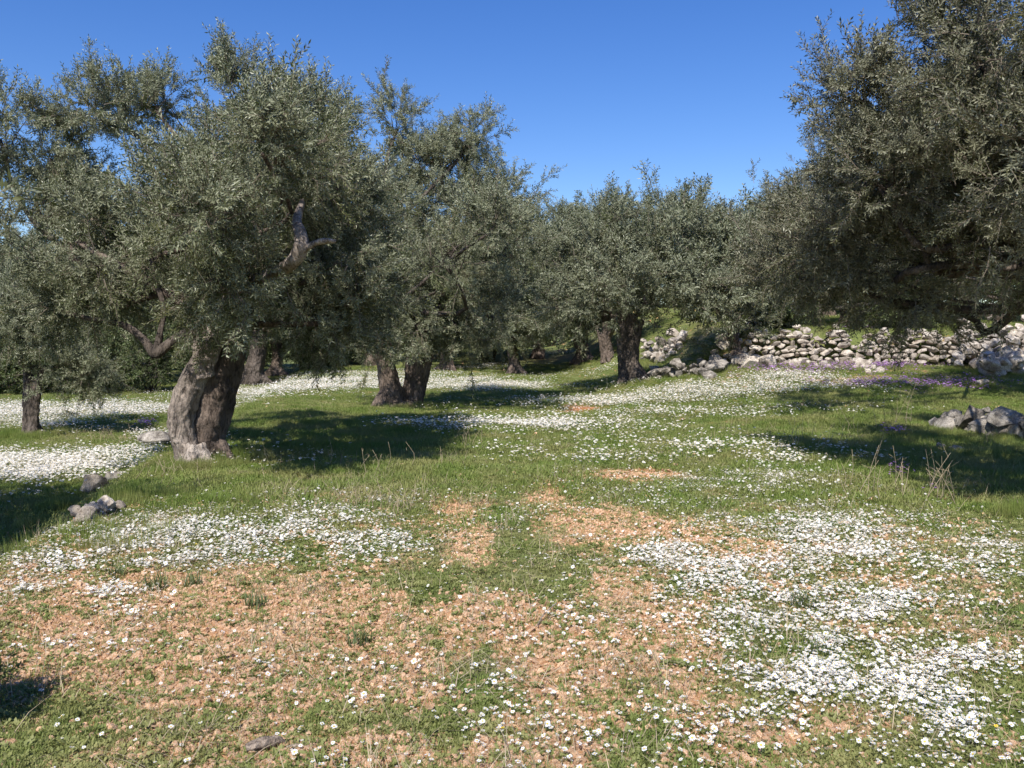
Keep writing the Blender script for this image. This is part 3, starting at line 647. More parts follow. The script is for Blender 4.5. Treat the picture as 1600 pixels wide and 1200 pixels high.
GB = local_olive('tall olive of the far grove rising between the two centre gaps', 62, 1075, 48)
rows = [(GA, 20, 33, 0.3, .95, 'olive at the far left of the grove, behind the small forked olive'), (GB, 130, 36, 1.4, 1.0, 'olive behind the left daisy strip, left of the big leaning trunk'),
        (GA, 235, 41, 2.2, 1.05, 'far olive seen just left of the big leaning trunk'), (GB, 330, 44, 3.3, 1.1, 'far olive hidden behind the big leaning trunk'),
        (GA, 480, 46, 4.0, 1.05, 'far olive between the big leaning olive and the twin trunked olive'), (GB, 580, 43, 5.1, 1.05, 'far olive directly behind the twin trunked olive'),
        (GA, 680, 47, 1.0, 1.0, 'far olive right of the twin trunked olive'), (GB, 770, 50, .4, 1.05, 'far olive above the narrow pale trunk'),
        (GA, 940, 52, 2.9, 1.12, 'far olive topping the skyline behind the lone centre right olive'), (GA, 1010, 58, 5.2, .9, 'lower far olive in the skyline gap right of the lone olive'),
        (GB, 1130, 50, 2.2, .95, 'far olive on the right of the skyline, left of the dark right hand trees'), (GA, 1200, 44, 3.5, .9, 'far olive on the upper terrace where the skyline dips to the right hand trees'),
        (GB, 1290, 40, 4.4, 1.0, 'far terrace olive behind the wall tree'), (GA, 1400, 38, 1.9, 1.0, 'far terrace olive above the middle of the wall'), (GB, 1510, 36, .2, 1.0, 'far terrace olive above the shaded end of the wall'),
        (GB, -60, 38, 2.6, 1.1, 'far olive beyond the left edge of the meadow'), (GA, 1620, 34, 4.9, 1.0, 'far terrace olive at the right edge')]
for (src, u, D, rz, sc, lab) in rows:
    x = (u - 800) / F * D; copy_tree(src, (x, D, float(hz(x, D))), rz, sc, lab)
# an olive to the left of the photographer, out of frame, that shades the lower meadow
x = -7.9; copy_tree(GA, (x, 6.3, float(hz(x, 6.3))), .8, 1.0, 'olive left of the viewer that shades the lower left meadow')

# hedge of wild bushes at the far left field edge
def bush(u, D, rx, rz, label, seed, name='wild_bush'):
    rd = random.Random(seed); x = (u - 800) / F * D; b = Vector((x, D, float(hz(x, D))))
    t = empty(name, b, label, 'bush', 'bushes on the far field edge')
    lobes = [((b.x + rd.uniform(-.5, .5) * rx, b.y + rd.uniform(-.3, .3), b.z + rz * rd.uniform(.35, .7)), rx * rd.uniform(.5, .8), .9, rz * rd.uniform(.35, .6), 1.0) for _ in range(4)]
    _, per = make_crown('foliage', lobes, 12, G_BUSH, t, b, seed, 1.5, nvar=5, clump_r=.6)
    t.children[0].name = 'foliage'
    mb = MB()
    for k in range(7):
        p = rd.choice(rd.choice(per))[0]; tube(mb, wiggle(b + Vector((rd.uniform(-.1, .1), 0, -.05)), p, rd, 3, .06), [.04, .03, .02, .01], 5, 7, 0)
    mb.build('stem', M['bark_dark'], t, True, b)
for i, (u, D, rx, rz, lab) in enumerate([(-20, 31, 1.8, 2.2, 'dark bush at the left frame edge behind the daisy strip'), (85, 31, 1.5, 1.6, 'low bush behind the small forked olive'), (160, 32, 1.7, 2.3, 'tall dark bush left of the big leaning trunk'),
        (232, 32, 1.5, 2.6, 'darkest bush right beside the big leaning trunk, far field edge'), (470, 42, 2.2, 2.0, 'far bush showing under the big crown, left of the twin trunks'), (540, 44, 2.2, 2.2, 'far bush just left of the twin trunks'),
        (860, 60, 2.6, 2.6, 'far bush in the gap left of the centre right trunks'), (1050, 48, 1.8, 1.6, 'bush on the stony bank right of the lone olive'), (1400, 29, 1.6, 1.4, 'bush growing on the terrace above the wall'), (1225, 27.3, .9, .7, 'scrub spilling over the left end of the wall')]):
    bush(u, D, rx, rz, lab, 70 + i)
UL = ['just left of the twin trunks', 'right of the twin trunks', 'behind the narrow pale trunk', 'left of the split pale trunk', 'behind the knobbly trunk', 'just right of the lone olive', 'above the broken outcrop', 'behind the crooked bank olive',
      'at the left end of the wall', 'behind the thin terrace trunk', 'above the wall middle', 'above the wall right half', 'above the rubble heap', 'at the right edge', 'left of the twin trunked olive', 'at the left edge', 'behind the leaning trunk', 'right of the leaning trunk']
FB = [o for o in scene.objects if o.get('category') == 'bush'][2]
for k, (u, D, sc) in enumerate([(620, 56, 1.6), (700, 58, 1.5), (760, 62, 1.6), (830, 66, 1.7), (930, 64, 1.6), (1000, 60, 1.5), (1090, 58, 1.5), (1180, 54, 1.6), (1270, 50, 1.5), (1350, 46, 1.5), (1430, 44, 1.5), (1500, 46, 1.6), (1570, 42, 1.5), (1640, 42, 1.5), (560, 60, 1.6), (40, 44, 1.6), (300, 48, 1.6), (390, 52, 1.6)]):
    x = (u - 800) / F * D; c = copy_tree(FB, (x, D, float(hz(x, D)) - .1), k * 1.3, sc, 'dark undergrowth bush half hidden far behind the grove, ' + UL[k]); c['group'] = 'undergrowth bushes behind the far grove'
# a low unseen shrub added left of the frame to shade the bottom left corner
c = copy_tree(FB, (-2.34, 3.5, float(hz(-2.34, 3.5))), .4, .22, 'small unseen shrub added left of the viewer to shade the bottom left corner')

# ------------------------------------------------------------------ stones
def stone_mesh(seed, mat, sub=0, flat=.62, pts=16, name='stone'):
    rd = random.Random(seed); bm = bmesh.new()
    for _ in range(pts):
        d = Vector((rd.gauss(0, 1), rd.gauss(0, 1), rd.gauss(0, 1))).normalized() * rd.uniform(.8, 1.05)
        bm.verts.new((d.x * .5, d.y * .42, d.z * .5 * flat))
    bmesh.ops.convex_hull(bm, input=bm.verts)
    bmesh.ops.delete(bm, geom=[v for v in bm.verts if not v.link_faces], context='VERTS')
    if sub:
        bmesh.ops.bevel(bm, geom=list(bm.edges), offset=.03, segments=1, affect='EDGES', clamp_overlap=True)
        bmesh.ops.triangulate(bm, faces=bm.faces)
        for _ in range(sub):
            bmesh.ops.subdivide_edges(bm, edges=bm.edges, cuts=1, use_grid_fill=True)
        for v in bm.verts:
            n = float(vnoise(v.co.x * 5 + seed, v.co.y * 5 + v.co.z * 7, seed)) - .5
            n2 = float(vnoise(v.co.x * 13 + seed, v.co.z * 13 + v.co.y * 9, seed + 3)) - .5
            v.co += v.co.normalized() * (n * .10 + n2 * .05)
    me = bpy.data.meshes.new(name); bm.to_mesh(me); bm.free(); me.materials.append(mat)
    if sub: me.polygons.foreach_set('use_smooth', [True] * len(me.polygons))
    return me
SM = [stone_mesh(100 + i, M['rock'], 0, .6, 17) for i in range(14)]
SD = [stone_mesh(130 + i, M['rock_dark'], 0, .65, 17) for i in range(8)]
BD = [stone_mesh(160 + i, M['rock_dark'], 2, .6, 20, 'boulder') for i in range(5)] 
BL = [stone_mesh(180 + i, M['rock'], 2, .6, 20, 'boulder') for i in range(5)]
BP = [stone_mesh(200 + i, M['pebble'], 1, .6, 18, 'stone') for i in range(5)]

def wall(path, height_fn, label, cat='wall', name='dry_stone_wall', meshes=SM, size=.24, course=.125, seed=1, depth=.35, limit=300, off=None):
    rd = random.Random(seed); b = Vector(path[0]); b.z = float(hz(b.x, b.y))
    t = empty(name, b, label, cat); rows = []
    L = 0; segs = []
    for a, c in zip(path[:-1], path[1:]):
        d = Vector(c) - Vector(a); segs.append((L, d.length, Vector(a), d.normalized())); L += d.length
    def at(s):
        for (s0, l, a, d) in segs:
            if s <= s0 + l: return a + d * (s - s0), d
        return segs[-1][2] + segs[-1][3] * segs[-1][1], segs[-1][3]
    zc = 0; k = 0; hmax = max(height_fn(i / 20) for i in range(21))
    while zc < hmax:
        s = rd.uniform(0, .1); ch = course * rd.uniform(.8, 1.25)
        while s < L:
            w = size * rd.choice([.4, .6, .8, 1, 1, 1.3, 1.7])
            p, d = at(s + w / 2); hh = height_fn((s + w / 2) / L)
            if zc < hh * (1 + rd.uniform(-.08, .06)):
                for back in (0, 1):
                    q = p + Vector((-d.y, d.x, 0)) * (back * depth + rd.uniform(-.04, .04)) 
                    g = float(hz(q.x, min(q.y, float(wall_y(q.x)) - .1) if name == 'dry_stone_wall' and q.x > 5 else q.y))
                    rows.append((back, Vector((q.x, q.y + .12 * zc, g + zc + ch * .5 - .05 + rd.gauss(0, .03))), Euler((rd.gauss(0, .3), rd.gauss(0, .22), math.atan2(d.y, d.x) + rd.gauss(0, .2))), (w * 1.16, size * 1.5, ch * 1.75 * rd.uniform(.7, 1.5)), rd.randrange(len(meshes))))
            s += w
        zc += ch
    front = [r for r in rows if r[0] == 0]; rd.shuffle(front)
    parts = front[:limit]; rest = front[limit:] + [r for r in rows if r[0] == 1]
    for (_, p, e, sc, i) in parts:
        o = bpy.data.objects.new('stone', meshes[i]); o.location = p - b; o.rotation_euler = e; o.scale = sc; link(o, t)
    if rest:
        mb = MB()
        for (_, p, e, sc, i) in rest:
            mt = Matrix.LocRotScale(p - b, e, Vector(sc)); q = meshes[i]
            mb.add([mt @ v.co for v in q.vertices], [tuple(f.vertices) for f in q.polygons])
        o = mb.build('stone', meshes[0].materials[0], t, False); o['kind'] = 'stuff'; o.name = 'packed_stone'
    return t
wp = [Vector((x, float(wall_y(x)) - .15, 0)) for x in np.linspace(6.7, 12.4, 8)]
wall(wp, lambda f: .88 + .10 * math.sin(f * 9) + .09 * math.sin(f * 31) - .25 * max(0, .12 - f) * 4, 'sunlit dry stone wall of pale limestone holding up the terrace on the right', seed=4)
wp = [Vector((x, float(wall_y(x)) - .12, 0)) for x in np.linspace(12.5, 19.0, 7)]
wall(wp, lambda f: .95 + .1 * math.sin(f * 7), 'shaded end of the terrace wall running out at the right edge', seed=5, meshes=SD + SM[:3])  # mostly dark stones: the shade of this end is in their colour
def pile(u0, v0, u1, v1, n, label, seed, meshes=SM, smin=.15, smax=.45, D=None, dd=0, layers=1.0, cat='rocks', name='rock_pile', spread=.5):
    rd = random.Random(seed)
    if D is None: a, b = G(u0, v0), G(u1, v1)
    else: a, b = P(u0, v0, D), P(u1, v1, D + dd)
    c = a.lerp(b, .5); c.z = float(hz(c.x, c.y)); t = empty(name, c, label, cat)
    for k in range(n):
        f = rd.random(); q = a.lerp(b, f) + Vector((rd.gauss(0, .3 * spread), rd.gauss(0, spread), 0)); s = rd.uniform(smin, smax) * (1.3 if rd.random() < .15 else .85)
        o = bpy.data.objects.new('stone', rd.choice(meshes)); q.z = float(hz(q.x, q.y)) + rd.uniform(0, 1) ** 1.5 * layers * .4 * (1 - abs(f - .5)) + s * .08
        o.location = q - c; o.rotation_euler = (rd.gauss(0, .35), rd.gauss(0, .35), rd.uniform(0, 6.28)); o.scale = (s, s, s * rd.uniform(.9, 1.4)); link(o, t)
    return t
pile(1490, 512, 1610, 505, 120, 'pale rubble heaped above the shaded end of the terrace wall', 1, SM, .2, .55, D=24.6, layers=2.2, spread=.5)
pile(1185, 500, 1215, 492, 60, 'bright white rubble at the top of the bank, left end of the wall', 2, SM, .2, .5, layers=2.0, D=29, spread=.6)
pile(1010, 560, 1060, 545, 90, 'low tumbled stones on the bank right of the lone olive', 3, SM + SD, .2, .5, layers=1.6, spread=.6)
pile(1015, 594, 1115, 588, 60, 'long shaded outcrop of broken grey rock right of the lone olive', 12, SD + BD[:2], .15, .5, layers=.9, spread=.3)  # dark stone colour carries the outcrop's shade
pile(1120, 575, 1180, 566, 45, 'flat pale rocks sunk in the grass at the foot of the bank', 4, SM, .25, .6, layers=.6, spread=.5)
pile(1545, 590, 1600, 575, 30, 'group of big pale boulders at the right edge under the wall', 5, BL, .35, .8, layers=1.4, spread=.3)
pile(1485, 672, 1600, 690, 60, 'long shaded heap of grey rocks at the right edge, in the tree shadow', 6, SD + BD[:2], .2, .5, layers=1.3, spread=.25)  # shade of the heap painted in by the dark stone colour
pile(1455, 700, 1520, 706, 7, 'three pale stones in front of the shaded rock heap', 7, BL, .12, .26, layers=.1, spread=.2)
pile(1215, 570, 1370, 578, 40, 'loose flat stones in the purple flowers below the wall', 8, SM, .15, .45, layers=.2, spread=.5)
pile(135, 815, 165, 800, 26, 'small pinkish stones at the lip of the bank, left of the daisies', 9, BL + BP[:1], .08, .22, layers=.35, spread=.12)

def boulder(u, v, size, sc, label, meshes, seed, name='boulder', cat='boulder', group=None, sink=.1):
    rd = random.Random(seed); p = G(u, v); k = size * p.y / F
    o = bpy.data.objects.new(name, meshes[seed % len(meshes)]); o.location = p + Vector((0, 0, k * sc * .5 * (.6 - sink)))
    o.rotation_euler = (rd.gauss(0, .1), rd.gauss(0, .1), rd.uniform(-.5, .5)); o.scale = (k, k * rd.uniform(.7, .95), k * sc * rd.uniform(.9, 1.1)); link(o)
    tag(o, label, cat, group); return o
for (u, v, s, sc, lab, ms) in [
    (1120, 583, 55, .8, 'domed grey rock with a sunlit top on the bank foot', BD),
    (148, 775, 54, 1.25, 'dark slanting grey rock on the edge of the left bank', BD), (180, 758, 46, .9, 'grey rock higher up the left bank edge behind the slanting one', BD),
    (245, 700, 60, .9, 'daisy ringed dark rock just left of the leaning trunk', BD), (303, 735, 22, .7, 'small pale stone at the foot of the leaning trunk', BL), (385, 708, 26, .6, 'flat pale stone in the shade right of the leaning trunk', BL), (365, 714, 16, .7, 'small stone between trunk and flat pale stone', BL),
    (195, 781, 24, .8, 'pinkish stone on the bank crest above the left daisies', BP), (85, 797, 24, .7, 'pale stone lying in the shaded lower meadow', BL), (50, 825, 14, .7, 'little stone on the lower meadow below the shade', BL),
    (1536, 604, 26, 1.0, 'single upright cream boulder among purple flowers near the right edge', BL), (1210, 561, 14, .9, 'round white stone in the grass under the wall end', BL), (1150, 563, 50, .5, 'flat white slab of rock left of the wall', BL),
    (878, 552, 16, 1.0, 'white boulder far back left of the centre right trunks', BL), (903, 553, 10, 1.0, 'smaller white boulder far back beside the white boulder', BL), (1025, 580, 24, .8, 'pale rock touching the lone olive on its right', BL),
    (715, 637, 14, .5, 'flat pale stone on the grass right of the twin trunks', BL), (690, 672, 36, .4, 'low brown rock in the shade below the twin trunks', BD), (1415, 660, 26, .6, 'grey rock in the deep shade of the right hand tree', BD), (1590, 805, 26, .8, 'brownish stone at the right edge just out of the deep shade', BP)]:
    boulder(u, v, s, sc, lab, ms, int(u + v))
for (u, v, s, sc, lab) in [
    (643, 1013, 22, .8, 'squarish cream stone on the bare gravel, brightest one left of the track'), (203, 971, 19, .8, 'grey white stone beside the small daisy tuft at left'), (290, 993, 17, .8, 'white stone on gravel, middle one of three at left'),
    (244, 985, 14, .7, 'white stone on gravel between two others at left'), (306, 963, 18, .7, 'pale stone behind the three white ones at left'), (158, 1135, 17, .8, 'orange pebble in the grass near the left bottom shadow'),
    (161, 1075, 15, .7, 'flat orange stone in the grass above the orange pebble'), (547, 911, 13, .9, 'orange stone at the top edge of the big gravel patch'), (572, 910, 12, .8, 'second orange stone at the top edge of the gravel patch'),
    (492, 958, 22, .6, 'flat tan stone in the middle of the gravel patch'), (590, 880, 18, .8, 'pinkish stone in grass between daisies and gravel'), (690, 1079, 18, .8, 'white stone low centre among the daisies'),
    (945, 1015, 16, .8, 'grey stone on the right hand wheel track'), (1020, 1112, 18, .7, 'white stone near the bottom right of the track'), (1380, 1122, 18, .8, 'orange stone amid daisies at the lower right'),
    (1540, 941, 24, .5, 'flat cream stone among daisies near the right edge'), (1320, 820, 26, .5, 'brown flat stone in front of the grassy rise'), (980, 740, 14, .7, 'orange stone in the patch of red soil'),
    (178, 1190, 18, .7, 'pink stone at the bottom left edge'), (1010, 1027, 12, .8, 'tan stone right of the wheel track middle'), (467, 1008, 15, .7, 'pale stone left of the squarish cream stone'),
    (735, 970, 16, .6, 'tan stone with a flat top at the centre track'), (905, 745, 12, .7, 'cream stone left of the red soil patch'), (640, 860, 10, .8, 'tiny orange stone right of the left daisy field')]:
    boulder(u, v, s, sc, lab, BP, int(u + v), 'stone', 'stone', 'loose stones on the gravel')

# ------------------------------------------------------------------ gravel
def scatter(n, x0, x1, y0, y1, wfun, seed, ypow=1.0, margin=1.0):
    r = np.random.default_rng(seed); y = y0 + (y1 - y0) * r.random(n) ** ypow
    half = 0.60 * y + margin; x = (r.random(n) * 2 - 1) * half
    w = wfun(x, y); keep = (r.random(n) < w) & (x > x0) & (x < x1)
    x, y = x[keep], y[keep]; return x, y, hz(x, y), r
def near_h(x, y):
    nr = 1 - sst(9, 14, y)
    return hz(x, y) + nr * bare_w(x, y) * .012 * (fbm(x * 14, y * 14, 51, 2) - .5) + nr * .02 * (fbm(x * 4, y * 4, 57, 2) - .5)
PB = vset('pebble', [stone_mesh(300 + i, M['pebble'], 0, .6, 12) for i in range(10)]); G_PEB = gn_tree('pebble', PB)
x, y, z, r = scatter(260000, -99, 99, 2.6, 10.5, lambda x, y: bare_w(x, y) * .95 + .04, 81, 1.25)
z = near_h(x, y); n = len(x)
s = .007 + .032 * r.random(n) ** 4 + .008 * r.random(n) + .03 * (r.random(n) < .006)
rot = np.stack([r.normal(0, .5, n), r.normal(0, .5, n), r.random(n) * 6.28], -1)
o = cloud('gravel', np.stack([x, y, z + s * .1], -1), rot, s * 1.15, r.integers(0, 10, n), G_PEB)
tag(o, 'orange and cream limestone gravel strewn over the bare ground', 'gravel', kind='stuff')
x, y, z, r = scatter(6000, -99, 99, 10, 40, lambda x, y: .10 + bare_w(x, y), 82, 1.3); n = len(x)
s = .03 + .08 * r.random(n) ** 3
o = cloud('scattered_stones', np.stack([x, y, z + s * .1], -1), np.stack([r.normal(0, .4, n), r.normal(0, .4, n), r.random(n) * 6.28], -1), s, r.integers(0, 10, n), G_PEB)
tag(o, 'small pale stones scattered through the distant grass', 'gravel', kind='stuff')

# ------------------------------------------------------------------ grass and weeds
def tuft_mesh(seed, mat, nb, rad, h0, h1, wid, lean=.5, name='tuft'):
    rd = random.Random(seed); V = []; Fc = []; LR = []
    for k in range(nb):
        a = rd.uniform(0, 6.28); rr = rad * math.sqrt(rd.random()); p = Vector((math.cos(a) * rr, math.sin(a) * rr, -.005))
        h = rd.uniform(h0, h1); a2 = rd.uniform(0, 6.28); l = rd.uniform(.1, lean); d = Vector((math.cos(a2) * l, math.sin(a2) * l, 1)).normalized()
        s = Vector((-math.sin(a2), math.cos(a2), 0)); w = wid * rd.uniform(.6, 1.2); i = len(V); dr = Vector((math.cos(a2), math.sin(a2), -.3)) * l * h * .35
        V += [p - s * w, p + s * w, p + d * h * .55 + s * w * .8, p + d * h * .55 - s * w * .8, p + d * h + dr]; lr = rd.random(); LR += [lr] * 5
        Fc += [(i, i + 1, i + 2, i + 3), (i + 3, i + 2, i + 4)]
    me = bpy.data.meshes.new(name); me.from_pydata([tuple(v) for v in V], [], Fc); me.materials.append(mat); set_lr(me, LR); me.update(); return me
def rosette_mesh(seed, mat, n=16, r0=.035):
    rd = random.Random(seed); V = []; Fc = []; LR = []
    for k in range(n):
        a = rd.uniform(0, 6.28); l = r0 * rd.uniform(.5, 1.2); e = rd.uniform(.1, .9); c = Vector((rd.gauss(0, .02), rd.gauss(0, .02), 0))
        d = Vector((math.cos(a) * math.cos(e), math.sin(a) * math.cos(e), math.sin(e))); s = Vector((-math.sin(a), math.cos(a), 0)) * l * .25; i = len(V)
        V += [c, c + d * l * .6 + s, c + d * l, c + d * l * .6 - s]; LR += [rd.random()] * 4; Fc.append((i, i + 1, i + 2, i + 3))
    me = bpy.data.meshes.new('weed'); me.from_pydata([tuple(v) for v in V], [], Fc); me.materials.append(mat); set_lr(me, LR); me.update(); return me
G_TUFT = gn_tree('tuft', vset('tuft', [tuft_mesh(i, M['grass'], 26, .05, .015, .05, .0016) for i in range(6)]))
G_WEED = gn_tree('weed', vset('weed', [rosette_mesh(i, M['weed'], 34) for i in range(6)]))
G_PATCH = gn_tree('turf_patch', vset('turf_patch', [tuft_mesh(30 + i, M['grass'], 150, .28, .03, .11, .0035) for i in range(6)]))
G_STRAW = gn_tree('straw', vset('straw', [tuft_mesh(50 + i, M['straw'], 16, .16, .08, .32, .0016, .9) for i in range(5)]))
def zrot(r, n, t=.15): return np.stack([r.normal(0, t, n), r.normal(0, t, n), r.random(n) * 6.28], -1)
gw = lambda x, y: np.clip(1 - bare_w(x, y), 0, 1)
x, y, z, r = scatter(90000, -99, 99, 2.6, 10.5, lambda x, y: np.clip(.26 + .95 * gw(x, y) * (-.1 + 1.5 * fbm(x * 4, y * 4, 91, 3)), 0, 1), 83, 1.2)
z = near_h(x, y); n = len(x)
k = n // 2
o = cloud('grass', np.stack([x, y, z], -1)[:k], zrot(r, n)[:k], np.stack([.8 + .4 * r.random(n)] * 2 + [.35 + .7 * r.random(n) ** 1.6], -1)[:k], r.integers(0, 6, n)[:k], G_TUFT)
tag(o, 'short sparse grass growing between the gravel in the foreground', 'grass', kind='stuff')
o = cloud('low_weeds', np.stack([x, y, z + .004], -1)[k:], zrot(r, n)[k:], (.28 + .5 * r.random(n) ** 1.5)[k:], r.integers(0, 6, n)[k:], G_WEED)
tag(o, 'mat of small leafy weeds creeping over the foreground soil', 'weeds', kind='stuff')
x, y, z, r = scatter(52000, -99, 99, 7.0, 42, lambda x, y: np.clip(gw(x, y) * sst(7, 11, y) * (1 - .35 * sst(25, 40, y)) * (1 - .55 * np.clip(field(x, y, DAISY) - .9, 0, 1)), 0, 1), 84, 1.35, 2)
n = len(x)
o = cloud('meadow_grass', np.stack([x, y, z], -1), zrot(r, n, .08), np.stack([.8 + .3 * r.random(n)] * 2 + [(.22 + .5 * r.random(n) * (.3 + fbm(x * .8, y * .8, 95)) + .25 * np.clip(field(x, y, LUSH), 0, 1))], -1), r.integers(0, 6, n), G_PATCH)
tag(o, 'lush green meadow grass under and between the olive trees', 'grass', kind='stuff')
x, y, z, r = scatter(60000, -99, 99, 2.8, 36, lambda x, y: np.clip(.05 + .4 * field(x, y, DRY), 0, 1), 85, 1.3, 2); n = len(x)
o = cloud('dry_grass', np.stack([x, y, z], -1), zrot(r, n, .15), np.stack([.8 + .4 * r.random(n)] * 2 + [.15 + .6 * r.random(n) ** 2], -1), r.integers(0, 5, n), G_STRAW)
tag(o, 'bleached dry grass stems poking through the meadow', 'dry grass', kind='stuff')

ps = []
rg = random.Random(77)
for o in list(scene.objects):
    if o.get('category') in ('tree', 'boulder', 'rocks') and 3 < o.location.y < 34:
        n0, rad = {'tree': (90, .75), 'boulder': (22, .4), 'rocks': (70, 1.1)}[o['category']]
        for _ in range(n0):
            a = rg.uniform(0, 6.28); q = rad * rg.uniform(.45, 1.25) * (1 if o['category'] != 'boulder' else max(.25, o.scale[0] * 1.2)); ps.append((o.location.x + math.cos(a) * q, o.location.y + math.sin(a) * q))
ps = np.array(ps); x, y = ps[:, 0], ps[:, 1]; z = hz(x, y); n = len(x); r = np.random.default_rng(90)
o = cloud('tall_grass', np.stack([x, y, z], -1), zrot(r, n, .12), np.stack([.35 + .3 * r.random(n)] * 2 + [.8 + 1.2 * r.random(n)], -1), r.integers(0, 6, n), G_PATCH)
tag(o, 'taller grass left growing against trunks and rocks', 'grass', kind='stuff')

# ------------------------------------------------------------------ daisies and other flowers
def flower_mesh(seed, petal, centre, n=11, r0=.0108, h=.035, many=1, spread=.0, stem=True):
    rd = random.Random(seed); V = []; Fc = []; MI = []; LR = []
    for q in range(many):
        bx, by = rd.gauss(0, spread), rd.gauss(0, spread); hh = h * rd.uniform(.5, 1.4); rr = r0 * rd.uniform(.75, 1.2)
        t = Euler((rd.gauss(.12, .2), rd.gauss(0, .2), rd.uniform(0, 6.28))).to_matrix(); c = Vector((bx, by, hh)); lr = rd.random()
        def w(x, y, z): return tuple(t @ Vector((x, y, z)) + c)
        for k in range(n):
            a = 6.283 * k / n + rd.uniform(-.1, .1); da = 6.283 / n * .46; i = len(V); l = rr * rd.uniform(.88, 1.08); zz = rr * rd.uniform(-.12, .2)
            V += [w(math.cos(a) * rr * .2, math.sin(a) * rr * .2, 0), w(math.cos(a - da) * l * .8, math.sin(a - da) * l * .8, zz * .7), w(math.cos(a) * l, math.sin(a) * l, zz), w(math.cos(a + da) * l * .8, math.sin(a + da) * l * .8, zz * .7)]
            Fc.append((i, i + 1, i + 2, i + 3)); MI.append(0); LR += [lr] * 4
        if centre:
            i = len(V); V += [w(math.cos(k * 1.047) * rr * .27, math.sin(k * 1.047) * rr * .27, .0012) for k in range(6)] + [w(0, 0, rr * .16 + .001)]; LR += [0] * 7
            for k in range(6): Fc.append((i + k, i + (k + 1) % 6, i + 6)); MI.append(1)
        if stem:
            i = len(V); V += [(bx - .0008, by, -.01), (bx + .0008, by, -.01), (bx + .0006, by, hh), (bx - .0006, by, hh)]; LR += [0] * 4; Fc.append((i, i + 1, i + 2, i + 3)); MI.append(2)
    me = bpy.data.meshes.new('flower'); me.from_pydata(V, [], Fc)
    for q in (petal, M['yolk'], M['grass']): me.materials.append(q)
    me.polygons.foreach_set('material_index', MI); set_lr(me, LR); me.update(); return me
G_DAISY = gn_tree('daisy', vset('daisy', [flower_mesh(i, M['petal'], True) for i in range(8)]))
G_DCL = gn_tree('daisy_cluster', vset('daisy_cluster', [flower_mesh(20 + i, M['petal'], True, 6, .0155, .08, 16, .17, False) for i in range(6)]))
G_PUR = gn_tree('purple_flower', vset('purple_flower', [flower_mesh(40 + i, M['purple'], False, 5, .026, .10, 5, .07) for i in range(5)]))
G_YEL = gn_tree('yellow_flower', vset('yellow_flower', [flower_mesh(60 + i, M['yellow'], True, 6, .010, .03) for i in range(4)]))
def dz(x, y):
    f = field(x, y, DAISY, 1.15); return np.clip(f * (0.30 + 1.2 * sst(.32, .66, fbm(x * 1.7, y * 2.3, 101, 3))) * (.45 + .95 * sst(.35, .6, vnoise(x * 5.5, y * 5.5, 105))), 0, 3)
x, y, z, r = scatter(300000, -99, 99, 2.7, 11, lambda x, y: np.clip(dz(x, y) * .62, 0, 1) + .003, 86, 1.0, .5)
z = near_h(x, y) + 0; n = len(x); print('daisies', n)
o = cloud('daisies', np.stack([x, y, z], -1), zrot(r, n, .12), .6 + .7 * r.random(n), r.integers(0, 8, n), G_DAISY)
tag(o, 'carpet of white daisies with yellow eyes over the near meadow', 'flowers', kind='stuff')
x, y, z, r = scatter(90000, -99, 99, 11, 60, lambda x, y: np.clip(dz(x, y) * .7, 0, 1) + .0008, 87, 1.2, 3); n = len(x); print('clusters', n)
o = cloud('distant_daisies', np.stack([x, y, z + .01], -1), zrot(r, n, .05), np.stack([.9 + .6 * r.random(n)] * 3, -1), r.integers(0, 6, n), G_DCL)
tag(o, 'white drifts of daisies between the trees in the distance', 'flowers', kind='stuff')
x, y, z, r = scatter(60000, -99, 99, 5, 30, lambda x, y: np.clip(field(x, y, PURP) * 1.7, 0, 1), 88, 1.0, 2); n = len(x); print('purple', n)
o = cloud('purple_flowers', np.stack([x, y, z + .01], -1), zrot(r, n, .1), .6 + .6 * r.random(n), r.integers(0, 5, n), G_PUR)
tag(o, 'purple wild flowers in the grass below the stone wall', 'flowers', kind='stuff')
x, y, z, r = scatter(500, -99, 99, 2.8, 14, lambda x, y: .12 + 0 * x, 89, 1.0, 1); n = len(x)
o = cloud('yellow_flowers', np.stack([x, y, near_h(x, y)], -1), zrot(r, n, .1), .7 + .5 * r.random(n), r.integers(0, 4, n), G_YEL)
tag(o, 'a few tiny yellow flowers dotted among the daisies', 'flowers', kind='stuff')

# ------------------------------------------------------------------ dry stalks, thistles, wood
def stalks(u, v, n, h, label, seed, spread=.25, mat='straw', branchy=False, cat='dry stalks', name='dry_stalks'):
    rd = random.Random(seed); b = G(u, v); mb = MB()
    for k in range(n):
        p = b + Vector((rd.gauss(0, spread), rd.gauss(0, spread * .6), -.02)); hh = h * rd.uniform(.6, 1.2); l = Vector((rd.gauss(0, .25), rd.gauss(0, .2), 1)).normalized()
        q = p + l * hh; tube(mb, [p, p.lerp(q, .5) + Vector((rd.gauss(0, .03), 0, 0)), q], [.0032, .0026, .0014], 4, 6, 0)
        for j in range(rd.randrange(2, 6) if branchy else 2):
            s = p.lerp(q, rd.uniform(.3, .95)); e = s + Vector((rd.gauss(0, 1), rd.gauss(0, 1), rd.uniform(.2, 1))).normalized() * hh * rd.uniform(.12, .4 if branchy else .2)
            tube(mb, [s, e], [.002, .001], 3, 3, 0)
    o = mb.build(name, M[mat], None, True, b); o.location = b; tag(o, label, cat, 'dry stalks in the meadow', 'stuff'); return o
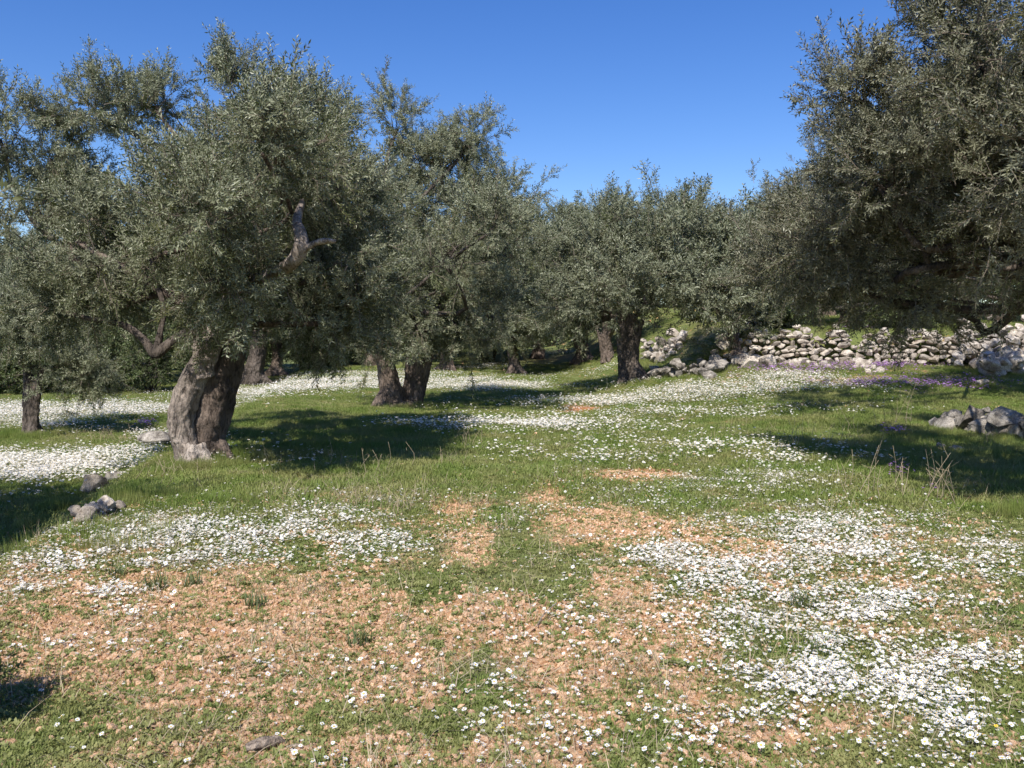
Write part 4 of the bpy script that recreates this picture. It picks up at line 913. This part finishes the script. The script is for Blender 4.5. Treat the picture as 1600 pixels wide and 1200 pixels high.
for i, a in enumerate([(590, 795, 26, .22, 'tangle of pale dry twigs at the edge of the left daisies', .35, True), (640, 735, 5, .35, 'dry stalks in the shade edge left of centre', .35, False), (750, 700, 7, .35, 'thin dry stalks standing below the twin trunks', .4, False),
        (1455, 785, 14, .5, 'tall dry stalks leaning at the edge of the right hand shadow', .3, True), (1395, 765, 8, .42, 'row of short dry stalks left of the tall leaning ones', .35, False), (1410, 665, 5, .75, 'lone branched stalk lit in the deep right hand shade', .2, True),
        (1365, 672, 4, .6, 'crossed dry stalks in the shade left of the branched stalk', .2, False), (1245, 690, 10, .35, 'straw coloured stalks on the grassy rise at right', .5, False), (1300, 700, 10, .35, 'sun bleached stalks at the crest of the grassy rise', .4, False),
        (265, 745, 12, .25, 'small bare twigs in front of the leaning trunk', .2, True), (175, 690, 40, .3, 'reddish dry undergrowth on the left bank', .5, True), (470, 740, 6, .35, 'short dry stalks right of the leaning trunk', .4, False), (0, 0, 0, 0, '', 0, False)]):
    if a[2]: stalks(a[0], a[1], a[2], a[3], a[4], 500 + i, a[5], 'straw', a[6])
def branch(pts, rad, label, name='fallen_branch', cat='branch'):
    mb = MB(); q = [G(u, v) + Vector((0, 0, dz_)) for (u, v, dz_) in pts]; tube(mb, q, rad, 8, len(q) * 5, .3, len(label)); b = q[0]
    o = mb.build(name, M['wood'], None, True, b); o.location = b; tag(o, label, cat)
branch([(385, 1178, .02), (410, 1172, .025), (432, 1167, .025), (447, 1164, .01)], [.016, .024, .02, .006], 'thick weathered stick lying at the bottom left of centre')
branch([(448, 1172, .012), (465, 1171, .014), (482, 1172, .01)], [.006, .009, .004], 'thin broken stick just right of the thick weathered one')
branch([(870, 955, .05), (850, 968, .03), (838, 985, .02)], [.003, .004, .003], 'thin bleached twig in the grass at the centre of the track', 'twig', 'twig')
# dark evergreen sprigs (asphodel and spurge clumps) in the near meadow
def herb(u, v, s, label, seed):
    me = tuft_mesh(seed, M['leaf_bush'], 60, .06, .05, .13, .003, .8, 'herb'); o = bpy.data.objects.new('herb_clump', me); o.location = G(u, v); o.scale = (s, s, s); link(o); tag(o, label, 'plant', 'green herb clumps')
for i, (u, v, s, lab) in enumerate([(1255, 948, 1.2, 'dark green herb clump amid the right hand daisies'), (1282, 1025, 1.0, 'upright green herb just above the densest daisy clump'), (240, 920, 1.3, 'dark herb at the lower edge of the left daisy field'), (300, 915, 1.0, 'small dark herb right of the one below the left daisies'),
        (400, 948, 1.1, 'grey green low plant on the gravel at left'), (565, 1008, 1.1, 'grey green low plant on gravel left of the cream stone'), (180, 900, .9, 'green herb between the left daisy streaks')]):
    herb(u, v, s, lab, 600 + i)
